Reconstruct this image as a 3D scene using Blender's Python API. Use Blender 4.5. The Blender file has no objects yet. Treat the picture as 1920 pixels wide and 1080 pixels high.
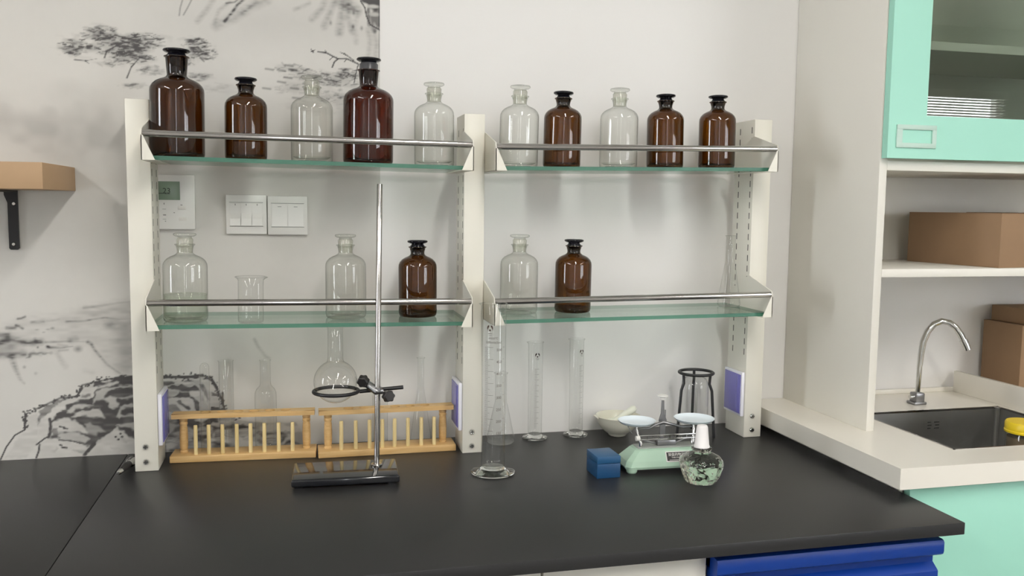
import bpy, bmesh, math, random
import numpy as np
from mathutils import Vector, Matrix
random.seed(7)
PI = math.pi
SC = bpy.context.scene
COL = SC.collection
TOP = 0.80            # height of the black worktop above the floor; everything is built from the worktop and lifted at the end

# ------------------------------------------------------------------ camera model (same numbers as the camera below)
CAM = (0.4667, -2.0077, 0.5491); YAW, PITCH, ROLL, FPX = 0.2402, 0.0939, 0.0118, 1634.0
def cam_axes():
    cy, sy, cp, sp = math.cos(YAW), math.sin(YAW), math.cos(PITCH), math.sin(PITCH)
    fwd = Vector((sy*cp, cy*cp, -sp)); right = Vector((cy, -sy, 0)); up = right.cross(fwd)
    cr, sr = math.cos(ROLL), math.sin(ROLL)
    return cr*right + sr*up, -sr*right + cr*up, fwd
RX, UP, FW = cam_axes()
def at(px, py, ax, val):
    d = RX*((px-960)/FPX) - UP*((py-540)/FPX) + FW
    i = 'xyz'.index(ax); t = (val-CAM[i])/d[i]
    return Vector(CAM) + d*t

# ------------------------------------------------------------------ materials
def mat(name, col, rough=.5, metal=0, spec=.5, coat=0, noise=0, nscale=40, bump=0, bscale=200, emis=None, estr=0):
    m = bpy.data.materials.new(name); m.use_nodes = True
    nt = m.node_tree; b = nt.nodes['Principled BSDF']
    b.inputs['Base Color'].default_value = (*col, 1); b.inputs['Roughness'].default_value = rough
    b.inputs['Metallic'].default_value = metal; b.inputs['Specular IOR Level'].default_value = spec
    b.inputs['Coat Weight'].default_value = coat
    if emis:
        b.inputs['Emission Color'].default_value = (*emis, 1); b.inputs['Emission Strength'].default_value = estr
    if noise or bump:
        tc = nt.nodes.new('ShaderNodeTexCoord')
        n = nt.nodes.new('ShaderNodeTexNoise'); n.inputs['Scale'].default_value = nscale; n.inputs['Detail'].default_value = 5
        nt.links.new(tc.outputs['Object'], n.inputs['Vector'])
        if noise:
            mx = nt.nodes.new('ShaderNodeMix'); mx.data_type = 'RGBA'
            nt.links.new(n.outputs['Fac'], mx.inputs[0])
            mx.inputs[6].default_value = (*[c*(1-noise) for c in col], 1)
            mx.inputs[7].default_value = (*[min(1, c*(1+noise)) for c in col], 1)
            nt.links.new(mx.outputs[2], b.inputs['Base Color'])
        if bump:
            n2 = nt.nodes.new('ShaderNodeTexNoise'); n2.inputs['Scale'].default_value = bscale
            nt.links.new(tc.outputs['Object'], n2.inputs['Vector'])
            bp = nt.nodes.new('ShaderNodeBump'); bp.inputs['Strength'].default_value = bump; bp.inputs['Distance'].default_value = .001
            nt.links.new(n2.outputs['Fac'], bp.inputs['Height']); nt.links.new(bp.outputs['Normal'], b.inputs['Normal'])
    return m

def wood(name, a, c, scale=(3, 60, 60), rough=.45):
    m = mat(name, a, rough); nt = m.node_tree; b = nt.nodes['Principled BSDF']
    tc = nt.nodes.new('ShaderNodeTexCoord'); mp = nt.nodes.new('ShaderNodeMapping'); mp.inputs['Scale'].default_value = scale
    n = nt.nodes.new('ShaderNodeTexNoise'); n.inputs['Scale'].default_value = 3; n.inputs['Detail'].default_value = 6; n.inputs['Distortion'].default_value = .6
    cr = nt.nodes.new('ShaderNodeValToRGB'); cr.color_ramp.elements[0].position = .35; cr.color_ramp.elements[1].position = .65
    cr.color_ramp.elements[0].color = (*a, 1); cr.color_ramp.elements[1].color = (*c, 1)
    nt.links.new(tc.outputs['Object'], mp.inputs['Vector']); nt.links.new(mp.outputs['Vector'], n.inputs['Vector'])
    nt.links.new(n.outputs['Fac'], cr.inputs['Fac']); nt.links.new(cr.outputs['Color'], b.inputs['Base Color'])
    return m

def sheet_glass(name, tint, edge, f0=.07, rough=.0, power=3.0, bump=0, frost=0, frostcol=(.6, .6, .52)):
    """wall of a hollow glass vessel: light passes straight through and is tinted (more so where the wall is seen obliquely), part is mirrored"""
    m = bpy.data.materials.new(name); m.use_nodes = True; nt = m.node_tree; nt.nodes.clear()
    N = nt.nodes.new; L = nt.links.new
    out = N('ShaderNodeOutputMaterial'); lw = N('ShaderNodeLayerWeight'); lw.inputs['Blend'].default_value = .5
    p1 = N('ShaderNodeMath'); p1.operation = 'POWER'; p1.inputs[1].default_value = power; L(lw.outputs['Facing'], p1.inputs[0])
    mx = N('ShaderNodeMix'); mx.data_type = 'RGBA'; mx.inputs[6].default_value = (*tint, 1); mx.inputs[7].default_value = (*edge, 1)
    L(p1.outputs[0], mx.inputs[0])
    tr = N('ShaderNodeBsdfTransparent'); L(mx.outputs[2], tr.inputs['Color'])
    gl = N('ShaderNodeBsdfGlossy'); gl.inputs['Roughness'].default_value = rough; gl.inputs['Color'].default_value = (1, 1, 1, 1)
    p2 = N('ShaderNodeMath'); p2.operation = 'POWER'; p2.inputs[1].default_value = 5; L(lw.outputs['Facing'], p2.inputs[0])
    ma = N('ShaderNodeMath'); ma.operation = 'MULTIPLY_ADD'; ma.inputs[1].default_value = .8-f0; ma.inputs[2].default_value = f0; L(p2.outputs[0], ma.inputs[0])
    ms = N('ShaderNodeMixShader'); L(ma.outputs[0], ms.inputs[0])
    base = tr.outputs[0]
    if frost:
        tl = N('ShaderNodeBsdfDiffuse'); tl.inputs['Color'].default_value = (*frostcol, 1)
        mf = N('ShaderNodeMixShader'); mf.inputs[0].default_value = frost; L(tr.outputs[0], mf.inputs[1]); L(tl.outputs[0], mf.inputs[2]); base = mf.outputs[0]
    L(base, ms.inputs[1]); L(gl.outputs[0], ms.inputs[2])
    if bump:
        tc = N('ShaderNodeTexCoord'); n = N('ShaderNodeTexNoise'); n.inputs['Scale'].default_value = 35; n.inputs['Detail'].default_value = 2
        bp = N('ShaderNodeBump'); bp.inputs['Strength'].default_value = bump; bp.inputs['Distance'].default_value = .002
        L(tc.outputs['Object'], n.inputs['Vector']); L(n.outputs['Fac'], bp.inputs['Height']); L(bp.outputs['Normal'], gl.inputs['Normal'])
    L(ms.outputs[0], out.inputs['Surface'])
    return m

def solid_glass(name, col, ior=1.48, rough=0.0):
    m = bpy.data.materials.new(name); m.use_nodes = True; nt = m.node_tree; b = nt.nodes['Principled BSDF']
    b.inputs['Base Color'].default_value = (*col, 1); b.inputs['Transmission Weight'].default_value = 1
    b.inputs['Roughness'].default_value = rough; b.inputs['IOR'].default_value = ior
    return m

M = {}
M['wall'] = mat('painted_wall', (.80, .79, .775), .55, spec=.3, bump=.05, bscale=300)
M['farwall'] = mat('grey_paint', (.52, .515, .50), .7)
M['ceiling'] = mat('ceiling_paint', (.82, .81, .79), .9)
M['floor'] = mat('floor_tiles', (.24, .235, .22), .35, noise=.08, nscale=3)
M['black_top'] = mat('black_laminate', (.019, .019, .020), .38, spec=.45, noise=.15, nscale=300, bump=.12, bscale=900)
M['cream'] = mat('cream_steel', (.75, .73, .65), .38, spec=.45)
M['slot'] = mat('dark_slot', (.02, .02, .018), .8)
M['chrome'] = mat('chrome', (.72, .72, .71), .10, metal=1)
M['steel'] = mat('brushed_steel', (.52, .50, .48), .13, metal=1)
M['sinksteel'] = mat('sink_steel', (.55, .55, .54), .33, metal=1, noise=.05, nscale=60)
M['white_board'] = mat('white_board', (.74, .72, .66), .42, spec=.4)
M['quartz'] = mat('white_quartz', (.80, .77, .70), .18, spec=.5)
M['mint'] = mat('mint_laminate', (.34, .68, .555), .38, spec=.4)
M['mintpale'] = mat('pale_mint_frame', (.46, .62, .55), .4)
M['blue'] = mat('blue_lacquer', (.003, .040, .27), .36, spec=.35)
M['cardboard'] = mat('cardboard', (.28, .175, .10), .85, noise=.06, nscale=30)
M['tape'] = mat('brown_tape', (.22, .12, .10), .3)
M['shelfwood'] = mat('tan_shelf_board', (.44, .29, .165), .6, noise=.05, nscale=20)
M['blackmetal'] = mat('black_powder_coat', (.012, .012, .014), .42)
M['blackgloss'] = mat('black_enamel', (.010, .011, .014), .10, coat=.4)
M['blackplastic'] = mat('black_plastic', (.02, .018, .018), .5)
M['pewter'] = mat('cast_metal', (.32, .32, .33), .35, metal=1)
M['plastic'] = mat('white_plastic', (.78, .77, .74), .22, spec=.5)
M['plastic2'] = mat('white_plastic_matt', (.72, .70, .66), .4)
M['socketwhite'] = mat('socket_white', (.78, .78, .85), .3)
M['film'] = mat('purple_film', (.19, .18, .52), .22, spec=.6, bump=.5, bscale=60)
M['lcd'] = mat('lcd_green', (.20, .27, .20), .2)
M['lcdink'] = mat('lcd_ink', (.02, .03, .02), .5)
M['greyprint'] = mat('grey_print', (.25, .25, .24), .6)
M['ink'] = mat('dark_print', (.035, .02, .018), .6)
M['brownink'] = mat('brown_print', (.09, .06, .05), .6)
M['rackwood'] = wood('rack_wood', (.58, .36, .14), (.68, .46, .21))
M['pegwood'] = wood('peg_wood', (.66, .50, .22), (.74, .60, .31), (60, 60, 4))
M['mintcast'] = mat('mint_enamel', (.42, .60, .47), .32, spec=.5)
M['greycast'] = mat('grey_enamel', (.36, .38, .36), .4)
M['whitepan'] = mat('pan_plastic', (.76, .84, .90), .25)
M['porcelain'] = mat('porcelain', (.66, .65, .55), .25, spec=.5)
M['porcelainpale'] = mat('porcelain_pale', (.72, .74, .64), .35)
M['bluebox'] = mat('blue_box', (.008, .060, .16), .4)
M['blueboxtop'] = mat('blue_box_lid', (.016, .085, .20), .4)
M['yellow'] = mat('yellow_lid', (.85, .62, .02), .35)
M['frostwhite'] = mat('white_cap', (.80, .78, .78), .5)
M['amber'] = sheet_glass('amber_glass', (.34, .185, .038), (.010, .006, .002), f0=.055, bump=.02, power=2.0)
M['amberred'] = sheet_glass('red_amber_glass', (.30, .095, .03), (.02, .005, .002), f0=.055, bump=.02, power=2.0)
M['amberdark'] = sheet_glass('dark_amber_glass', (.28, .14, .035), (.015, .006, .002), f0=.055, bump=.02, power=2.0)
M['ambersolid'] = mat('amber_stopper', (.004, .004, .007), .08, spec=.35)
M['clear'] = sheet_glass('clear_glass', (.945, .952, .935), (.10, .12, .10), f0=.05, bump=.03, power=4.4)
M['thin'] = sheet_glass('thin_glass', (.972, .976, .972), (.26, .28, .26), f0=.045, bump=.02, power=6)
M['ground'] = sheet_glass('ground_glass', (.86, .865, .82), (.5, .5, .46), f0=.05, rough=.1, frost=.26, frostcol=(.60, .60, .54))
M['pane'] = sheet_glass('cabinet_glass', (.78, .82, .78), (.5, .55, .52), f0=.085)
M['winpane'] = sheet_glass('window_glass', (.97, .97, .97), (.9, .9, .9), f0=.05)
M['shelfglass'] = sheet_glass('shelf_glass', (.955, .985, .97), (.76, .88, .82), f0=.045)
M['shelfedge'] = sheet_glass('shelf_glass_edge', (.30, .55, .43), (.2, .42, .32), f0=.06, rough=.45, frost=.62, frostcol=(.035, .19, .125))
M['water'] = sheet_glass('clear_liquid', (.93, .96, .92), (.62, .68, .60), f0=.03)
M['solid'] = solid_glass('thick_glass', (.96, .98, .96))
M['lampglass'] = solid_glass('lamp_glass', (.88, .89, .80), 1.46)
def _bump(m, sc_, st_, di_):
    nt = m.node_tree; tc = nt.nodes.new('ShaderNodeTexCoord'); n = nt.nodes.new('ShaderNodeTexNoise'); n.inputs['Scale'].default_value = sc_
    bp = nt.nodes.new('ShaderNodeBump'); bp.inputs['Strength'].default_value = st_; bp.inputs['Distance'].default_value = di_
    nt.links.new(tc.outputs['Object'], n.inputs['Vector']); nt.links.new(n.outputs['Fac'], bp.inputs['Height']); nt.links.new(bp.outputs['Normal'], nt.nodes['Principled BSDF'].inputs['Normal'])
_bump(M['lampglass'], 42, 1.0, .010); _bump(M['solid'], 60, .10, .002)
M['lampdiff'] = mat('lamp_diffuser', (.9, .9, .9), .5, emis=(1, .965, .91), estr=37)

# ------------------------------------------------------------------ mesh builder
class MB:
    def __init__(s): s.bm = bmesh.new()
    def _mat(s, faces, mi, smooth=False):
        for f in faces: f.material_index = mi; f.smooth = smooth
    def box(s, x0, x1, y0, y1, z0, z1, bev=0, mi=0, seg=2):
        t = bmesh.new(); bmesh.ops.create_cube(t, size=1)
        for v in t.verts:
            v.co = Vector((x0+(x1-x0)*(v.co.x+.5), y0+(y1-y0)*(v.co.y+.5), z0+(z1-z0)*(v.co.z+.5)))
        if bev: bmesh.ops.bevel(t, geom=t.edges[:], offset=bev, segments=seg, profile=.5, affect='EDGES')
        s.merge(t, mi); return s
    def merge(s, t, mi=0, mtx=None):
        if mtx is not None: bmesh.ops.transform(t, matrix=mtx, verts=t.verts)
        vm = {v: s.bm.verts.new(v.co) for v in t.verts}
        for f in t.faces:
            try: nf = s.bm.faces.new([vm[v] for v in f.verts]); nf.material_index = mi; nf.smooth = True
            except ValueError: pass
        t.free()
    def lathe(s, prof, cx=0, cy=0, cz=0, seg=48, mi=0, lobe=0, nl=8, capb=False, capt=False, lobez=None):
        rings = []
        for r, z in prof:
            if r < 1e-6: rings.append([s.bm.verts.new((cx, cy, cz+z))])
            else:
                ring = []
                for i in range(seg):
                    a = 2*PI*i/seg; k = 1+lobe*math.cos(nl*a)*(1 if lobez is None else lobez(z))
                    ring.append(s.bm.verts.new((cx+r*k*math.cos(a), cy+r*k*math.sin(a), cz+z)))
                rings.append(ring)
        for A, B in zip(rings, rings[1:]):
            for i in range(seg):
                j = (i+1) % seg
                if len(A) == 1 and len(B) == 1: continue
                if len(A) == 1: vs = [A[0], B[j], B[i]]
                elif len(B) == 1: vs = [A[i], A[j], B[0]]
                else: vs = [A[i], A[j], B[j], B[i]]
                f = s.bm.faces.new(vs); f.material_index = mi; f.smooth = True
        if capb and len(rings[0]) > 1: f = s.bm.faces.new(list(reversed(rings[0]))); f.material_index = mi
        if capt and len(rings[-1]) > 1: f = s.bm.faces.new(rings[-1]); f.material_index = mi
        return s
    def tube(s, pts, r, seg=12, mi=0, closed=False, caps=True):
        pts = [Vector(p) for p in pts]; n = len(pts); rs = r if isinstance(r, (list, tuple)) else [r]*n
        rings = []; prev = None
        for i, p in enumerate(pts):
            if closed: t = (pts[(i+1) % n]-pts[i-1])
            else: t = pts[min(i+1, n-1)]-pts[max(i-1, 0)]
            t.normalize()
            if prev is None:
                a = Vector((0, 0, 1)) if abs(t.z) < .9 else Vector((1, 0, 0)); u = t.cross(a).normalized()
            else: u = (prev - t*prev.dot(t)).normalized()
            prev = u; w = t.cross(u)
            rings.append([s.bm.verts.new(p+(u*math.cos(2*PI*k/seg)+w*math.sin(2*PI*k/seg))*rs[i]) for k in range(seg)])
        R = rings + ([rings[0]] if closed else [])
        for A, B in zip(R, R[1:]):
            for i in range(seg):
                j = (i+1) % seg
                f = s.bm.faces.new([A[i], A[j], B[j], B[i]]); f.material_index = mi; f.smooth = True
        if not closed and caps:
            for ring in (list(reversed(rings[0])), rings[-1]):
                f = s.bm.faces.new(ring); f.material_index = mi
        return s
    def prism(s, poly, a0, a1, axis='x', mi=0):
        """poly in the two other axes (in xyz order) extruded along axis"""
        def P(p, a):
            return {'x': (a, p[0], p[1]), 'y': (p[0], a, p[1]), 'z': (p[0], p[1], a)}[axis]
        A = [s.bm.verts.new(P(p, a0)) for p in poly]; B = [s.bm.verts.new(P(p, a1)) for p in poly]; n = len(poly)
        fs = [s.bm.faces.new(A), s.bm.faces.new(list(reversed(B)))]
        for i in range(n): fs.append(s.bm.faces.new([A[(i+1) % n], A[i], B[i], B[(i+1) % n]]))
        for f in fs: f.material_index = mi
        return s
    def holed(s, x0, x1, y0, y1, z0, z1, holes, r, mi=0):
        """board with round through holes at the xs in holes"""
        xs = sorted(holes); edges = [x0]+[(a+b)/2 for a, b in zip(xs, xs[1:])]+[x1]; yc = (y0+y1)/2; N = 24
        for k, hx in enumerate(xs):
            a, b = edges[k], edges[k+1]; cir, sq = [], []
            for i in range(N):
                t = 2*PI*(i+.5)/N; c, q = math.cos(t), math.sin(t); cir.append((hx+r*c, yc+r*q))
                sx = (b-hx)/c if c > 0 else (a-hx)/c; sy = (y1-yc)/q if q > 0 else (y0-yc)/q; m_ = min(sx, sy)
                sq.append((hx+m_*c, yc+m_*q))
            for z, flip in ((z0, 1), (z1, 0)):
                C = [s.bm.verts.new((*p, z)) for p in cir]; S = [s.bm.verts.new((*p, z)) for p in sq]
                for i in range(N):
                    j = (i+1) % N; vs = [C[i], S[i], S[j], C[j]]
                    f = s.bm.faces.new(vs if not flip else vs[::-1]); f.material_index = mi
                # corners
                for (cx_, cy_) in ((a, y0), (b, y0), (b, y1), (a, y1)):
                    best = sorted(range(N), key=lambda i: (sq[i][0]-cx_)**2+(sq[i][1]-cy_)**2)[:2]
                    i, j = best
                    vs = [s.bm.verts.new((cx_, cy_, z)), S[i], S[j]]
                    try: f = s.bm.faces.new(vs); f.material_index = mi
                    except ValueError: pass
            W0 = [s.bm.verts.new((*p, z0)) for p in cir]; W1 = [s.bm.verts.new((*p, z1)) for p in cir]
            for i in range(N):
                j = (i+1) % N; f = s.bm.faces.new([W0[i], W1[i], W1[j], W0[j]]); f.material_index = mi
        for (p, q) in (((x0, y0), (x1, y0)), ((x1, y0), (x1, y1)), ((x1, y1), (x0, y1)), ((x0, y1), (x0, y0))):
            s.bm.faces.new([s.bm.verts.new((*p, z0)), s.bm.verts.new((*q, z0)), s.bm.verts.new((*q, z1)), s.bm.verts.new((*p, z1))]).material_index = mi
        return s
    def build(s, name, mats, parent=None, sharp=35, fix=True):
        if fix: bmesh.ops.recalc_face_normals(s.bm, faces=s.bm.faces[:])
        me = bpy.data.meshes.new(name); s.bm.to_mesh(me); s.bm.free()
        for m_ in (mats if isinstance(mats, (list, tuple)) else [mats]): me.materials.append(M[m_] if isinstance(m_, str) else m_)
        me.shade_smooth(); me.set_sharp_from_angle(angle=math.radians(sharp))
        o = bpy.data.objects.new(name, me); COL.objects.link(o)
        if parent is not None: o.parent = parent
        return o

def text_into(mb, body, size, fn, mi=0, align='CENTER', ext=0):
    """lettering as flat mesh; fn maps (u, v) to a point"""
    cu = bpy.data.curves.new('t', 'FONT'); cu.body = body; cu.size = size; cu.align_x = align; cu.resolution_u = 2; cu.fill_mode = 'BOTH'
    ob = bpy.data.objects.new('t', cu); COL.objects.link(ob)
    bpy.context.view_layer.update()
    me = bpy.data.meshes.new_from_object(ob.evaluated_get(bpy.context.evaluated_depsgraph_get()))
    vs = [mb.bm.verts.new(fn(v.co.x, v.co.y)) for v in me.vertices]
    for p in me.polygons:
        try: f = mb.bm.faces.new([vs[i] for i in p.vertices]); f.material_index = mi
        except ValueError: pass
    bpy.data.objects.remove(ob); bpy.data.curves.remove(cu); bpy.data.meshes.remove(me)

def tag(o, label=None, cat=None, group=None, kind=None):
    if label: o['label'] = label
    if cat: o['category'] = cat
    if group: o['group'] = group
    if kind: o['kind'] = kind
    return o
def thing(name, label, cat, loc=(0, 0, 0), rz=0, group=None, ry=0):
    o = bpy.data.objects.new(name, None); COL.objects.link(o); o.empty_display_size = .02
    o.location = loc; o.rotation_euler = (0, ry, rz)
    return tag(o, label, cat, group)
def struct(o): o['kind'] = 'structure'; return o
def copy_tree(o, parent=None):
    c = o.copy(); COL.objects.link(c); c.parent = parent
    for ch in list(o.children): copy_tree(ch, c)
    return c

# ------------------------------------------------------------------ the room
XL, XR, YR, ZF, ZC = -3.8, 6.3, -4.5, -TOP, 1.95
struct(MB().box(XL-.1, XR+.1, YR-.1, .1, ZF-.1, ZF).build('floor', 'floor'))
struct(MB().box(XL-.1, XR+.1, YR-.1, .1, ZC, ZC+.1).build('ceiling', 'ceiling'))
struct(MB().box(XL-.1, XR+.1, 0, .1, ZF, ZC).build('wall_back', 'wall'))
struct(MB().box(XR, XR+.1, YR, 0, ZF, ZC).build('wall_right', 'farwall'))
# left wall with a tall glazed opening
wy0, wy1, wz0, wz1 = -1.95, -1.15, -.62, 1.88
w = MB(); w.box(XL-.1, XL, YR, wy0, ZF, ZC); w.box(XL-.1, XL, wy1, 0, ZF, ZC); w.box(XL-.1, XL, wy0, wy1, ZF, wz0); w.box(XL-.1, XL, wy0, wy1, wz1, ZC)
struct(w.build('wall_left', 'farwall'))
win1 = bpy.data.objects.new('window_1', None); COL.objects.link(win1); struct(win1); win1.location = (XL-.05, (wy0+wy1)/2, wz0)
f = MB(); ly = (wy1-wy0)/2; hz = wz1-wz0
f.box(-.03, .03, -ly, -ly+.05, 0, hz); f.box(-.03, .03, ly-.05, ly, 0, hz); f.box(-.03, .03, -ly, ly, 0, .05); f.box(-.03, .03, -ly, ly, hz-.05, hz)
f.build('window_frame', 'plastic2', win1)
MB().box(-.004, .004, -ly+.05, ly-.05, .05, hz-.05).build('window_pane', 'winpane', win1)
# rear wall (behind the camera): wide window with blinds and a narrow glazed door
bx0, bx1, bz0, bz1 = 3.4, 5.81, .1, 1.47
dx0, dx1, dz0, dz1 = .33, .47, -.5, 1.85
w = MB()
w.box(XL, dx0, YR-.1, YR, ZF, ZC); w.box(dx1, bx0, YR-.1, YR, ZF, ZC); w.box(bx1, XR, YR-.1, YR, ZF, ZC)
w.box(dx0, dx1, YR-.1, YR, ZF, dz0); w.box(dx0, dx1, YR-.1, YR, dz1, ZC); w.box(bx0, bx1, YR-.1, YR, ZF, bz0); w.box(bx0, bx1, YR-.1, YR, bz1, ZC)
struct(w.build('wall_rear', 'farwall'))
win2 = bpy.data.objects.new('window_2', None); COL.objects.link(win2); struct(win2); win2.location = ((bx0+bx1)/2, YR-.05, bz0)
lx = (bx1-bx0)/2; hz = bz1-bz0; f = MB()
for a, b in ((-lx, -lx+.05), (lx-.05, lx), (-.03, .03)): f.box(a, b, -.03, .03, 0, hz)
f.box(-lx, lx, -.03, .03, 0, .05); f.box(-lx, lx, -.03, .03, hz-.04, hz)
f.build('window_frame', 'plastic2', win2)
MB().box(-lx+.05, lx-.05, -.004, .004, .05, hz-.05).build('window_pane', 'winpane', win2)
bl = thing('window_blind', 'white horizontal slat blind hanging over the wide rear window', 'blind', ((bx0+bx1)/2, YR+.03, bz0))
s = MB(); z = .02
while z < hz-.06:
    s.box(-lx, lx, -.009, .009, z, z+.0095); z += .0205
s.build('slats', 'plastic2', bl)
MB().box(-lx, lx, -.02, .02, hz-.06, hz, .003).build('head_rail', 'plastic2', bl)
win3 = bpy.data.objects.new('window_3', None); COL.objects.link(win3); struct(win3); win3.location = ((dx0+dx1)/2, YR-.05, dz0)
lx = (dx1-dx0)/2; hz = dz1-dz0; f = MB()
f.box(-lx, -lx+.03, -.03, .03, 0, hz); f.box(lx-.03, lx, -.03, .03, 0, hz); f.box(-lx, lx, -.03, .03, 0, .04); f.box(-lx, lx, -.03, .03, hz-.04, hz)
f.build('window_frame', 'plastic2', win3)
MB().box(-lx+.03, lx-.03, -.004, .004, .04, hz-.04).build('window_pane', 'winpane', win3)

# ceiling lamps: long LED battens
def lamp(x, y, label, lx=.62, wy=.15):
    t = thing('ceiling_lamp', label, 'ceiling lamp', (x, y, ZC-.05), 0, 'ceiling lamps over the benches')
    MB().box(-lx, lx, -wy, wy, .0, .05, .004).build('housing', 'plastic2', t)
    MB().box(-lx+.015, lx-.015, -wy+.015, wy-.015, -.004, .002).build('diffuser', 'lampdiff', t)
lamp(1.0, -2.70, 'long white ceiling lamp above the bench with the reagent rack', .10, 1.28)
lamp(-1.5, -2.95, 'long white ceiling lamp nearest the left wall', .10, 1.28)
lamp(3.3, -3.1, 'long white ceiling lamp nearest the right wall', .10, 1.28)

# ------------------------------------------------------------------ mural, painted point by point on a fine sheet
def at_wall(px, py):
    p = at(px, py, 'y', -.0012); return p.x, p.z
GX0, GX1, GZ0, GZ1, ST = -.46, .6471, 0.0, 1.15, .0020
nx = int(round((GX1-GX0)/ST))+1; nz = int(round((GZ1-GZ0)/ST))+1
gx = np.linspace(GX0, GX1, nx); gz = np.linspace(GZ0, GZ1, nz)
XX, ZZ = np.meshgrid(gx, gz)
rng = np.random.default_rng(5)
def vnoise(X, Z, sx, sz, seed):
    r = np.random.default_rng(seed); T = r.random((160, 160))
    u = (X+3)/sx; v = (Z+3)/sz; i = np.floor(u).astype(int); j = np.floor(v).astype(int); fu = u-i; fv = v-j
    fu = fu*fu*(3-2*fu); fv = fv*fv*(3-2*fv)
    a = T[j % 160, i % 160]; b = T[j % 160, (i+1) % 160]; c = T[(j+1) % 160, i % 160]; d = T[(j+1) % 160, (i+1) % 160]
    return (a*(1-fu)+b*fu)*(1-fv)+(c*(1-fu)+d*fu)*fv
def fbm(sx, sz, seed, o=4):
    t = 0; A = .5
    for k in range(o): t = t+A*vnoise(XX, ZZ, sx/2**k, sz/2**k, seed+k); A *= .5
    return t/(1-.5**o)
DARK = np.zeros_like(XX)
PXM = .0012
def over(mask, val):            # lay ink of darkness val where mask
    global DARK
    DARK = DARK*(1-mask)+val*mask
def add(mask, val):
    global DARK
    DARK = 1-(1-DARK)*(1-mask*val)
def win(x0, x1, z0, z1):
    i0, i1 = np.searchsorted(gx, [x0, x1]); j0, j1 = np.searchsorted(gz, [z0, z1])
    return slice(max(j0, 0), max(j1, 0)), slice(max(i0, 0), max(i1, 0))
def stroke(pts, w, val, soft=.5, taper=True, rough=0):
    """brush line through photo points, w in photo pixels"""
    P = [at_wall(*p) for p in pts]; n = len(P)-1; W = w*PXM
    xs = [p[0] for p in P]; zs = [p[1] for p in P]
    sl = win(min(xs)-3*W, max(xs)+3*W, min(zs)-3*W, max(zs)+3*W); X, Z = XX[sl], ZZ[sl]
    if X.size == 0 or W <= 0: return
    M_ = np.zeros_like(X)
    for k in range(n):
        (x0, z0), (x1, z1) = P[k], P[k+1]; dx, dz = x1-x0, z1-z0; L = dx*dx+dz*dz+1e-12
        t = np.clip(((X-x0)*dx+(Z-z0)*dz)/L, 0, 1); d = np.hypot(X-x0-t*dx, Z-z0-t*dz)
        ww = W*.5*(1-.6*(k+t)/n) if taper else W*.5
        M_ = np.maximum(M_, np.clip((ww*(1+soft)-d)/(W*soft+1e-6), 0, 1))
    if w >= 4: M_ = M_*(.55+.9*(vnoise(X, Z, .010, .003, 19)))
    DARK[sl] = 1-(1-DARK[sl])*(1-np.clip(M_*val, 0, 1))
def poly(pts, val, soft=1.5, mode='set', warp=2.2, seed=3):
    """filled brush patch with a slightly ragged edge, soft in photo pixels"""
    P = [at_wall(*p) for p in pts]; S = soft*PXM; xs = [p[0] for p in P]; zs = [p[1] for p in P]
    sl = win(min(xs)-3*S-.004, max(xs)+3*S+.004, min(zs)-3*S-.004, max(zs)+3*S+.004)
    if XX[sl].size == 0: return
    X = XX[sl]+(vnoise(XX[sl], ZZ[sl], .009, .006, seed)-.5)*2*warp*PXM; Z = ZZ[sl]+(vnoise(XX[sl], ZZ[sl], .007, .005, seed+1)-.5)*2*warp*PXM
    ins = np.zeros(X.shape, bool); dm = np.full(X.shape, 9.)
    for (x0, z0), (x1, z1) in zip(P, P[1:]+P[:1]):
        c_ = ((z0 > Z) != (z1 > Z)); xi = (x1-x0)*(Z-z0)/((z1-z0) if abs(z1-z0) > 1e-9 else 1e-9)+x0; ins ^= c_ & (X < xi)
        dx, dz = x1-x0, z1-z0; t = np.clip(((X-x0)*dx+(Z-z0)*dz)/(dx*dx+dz*dz+1e-12), 0, 1); dm = np.minimum(dm, np.hypot(X-x0-t*dx, Z-z0-t*dz))
    m = np.clip(.5+np.where(ins, dm, -dm)/(2*S), 0, 1)
    v = val+(vnoise(XX[sl], ZZ[sl], .020, .006, seed+2)-.5)*.16
    if mode == 'add': DARK[sl] = 1-(1-DARK[sl])*(1-np.clip(m*v, 0, 1))
    else: DARK[sl] = DARK[sl]*(1-m)+np.clip(v, 0.03, .9)*m
def Z1(*a): return [(40+u/6.281, 690+v/6.281) for u, v in a]
def Z2(*a): return [(290+u/10.8, 690+v/10.8) for u, v in a]
def Z4(*a): return [(u/6.352, 560+v/6.352) for u, v in a]
def blob(px, py, rx, ry, val, ang=0, edge=.5, mode='add', jag=0, seed=0):
    x, z = at_wall(px, py); rx *= PXM; ry *= PXM; R = max(rx, ry)*1.6
    sl = win(x-R, x+R, z-R, z+R); X, Z = XX[sl]-x, ZZ[sl]-z
    if X.size == 0: return
    c, s_ = math.cos(ang), math.sin(ang); u = (X*c+Z*s_)/rx; v = (-X*s_+Z*c)/ry; d = np.hypot(u, v)
    if jag: d = d+jag*(vnoise(XX[sl], ZZ[sl], rx*.35, ry*.45, seed+11)-.5)*2
    m = np.clip((1-d)/edge, 0, 1)
    if mode == 'add': DARK[sl] = 1-(1-DARK[sl])*(1-m*val)
    else: DARK[sl] = DARK[sl]*(1-m)+val*m
# washes
n1 = fbm(.25, .18, 1); n2 = fbm(.05, .03, 9)
DARK += np.clip(n1-.45, 0, 1)*.16
def topx(py): return at_wall(300, py)[1]
blob(130, 270, 170, 90, .22, edge=.9, jag=.4, seed=2); blob(60, 235, 70, 40, .20, edge=.9, jag=.5, seed=3); blob(190, 250, 60, 50, .16, edge=.9, jag=.5, seed=4)
blob(520, 40, 260, 70, .12, edge=.9); blob(90, 120, 120, 60, -.05, edge=.9)
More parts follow.
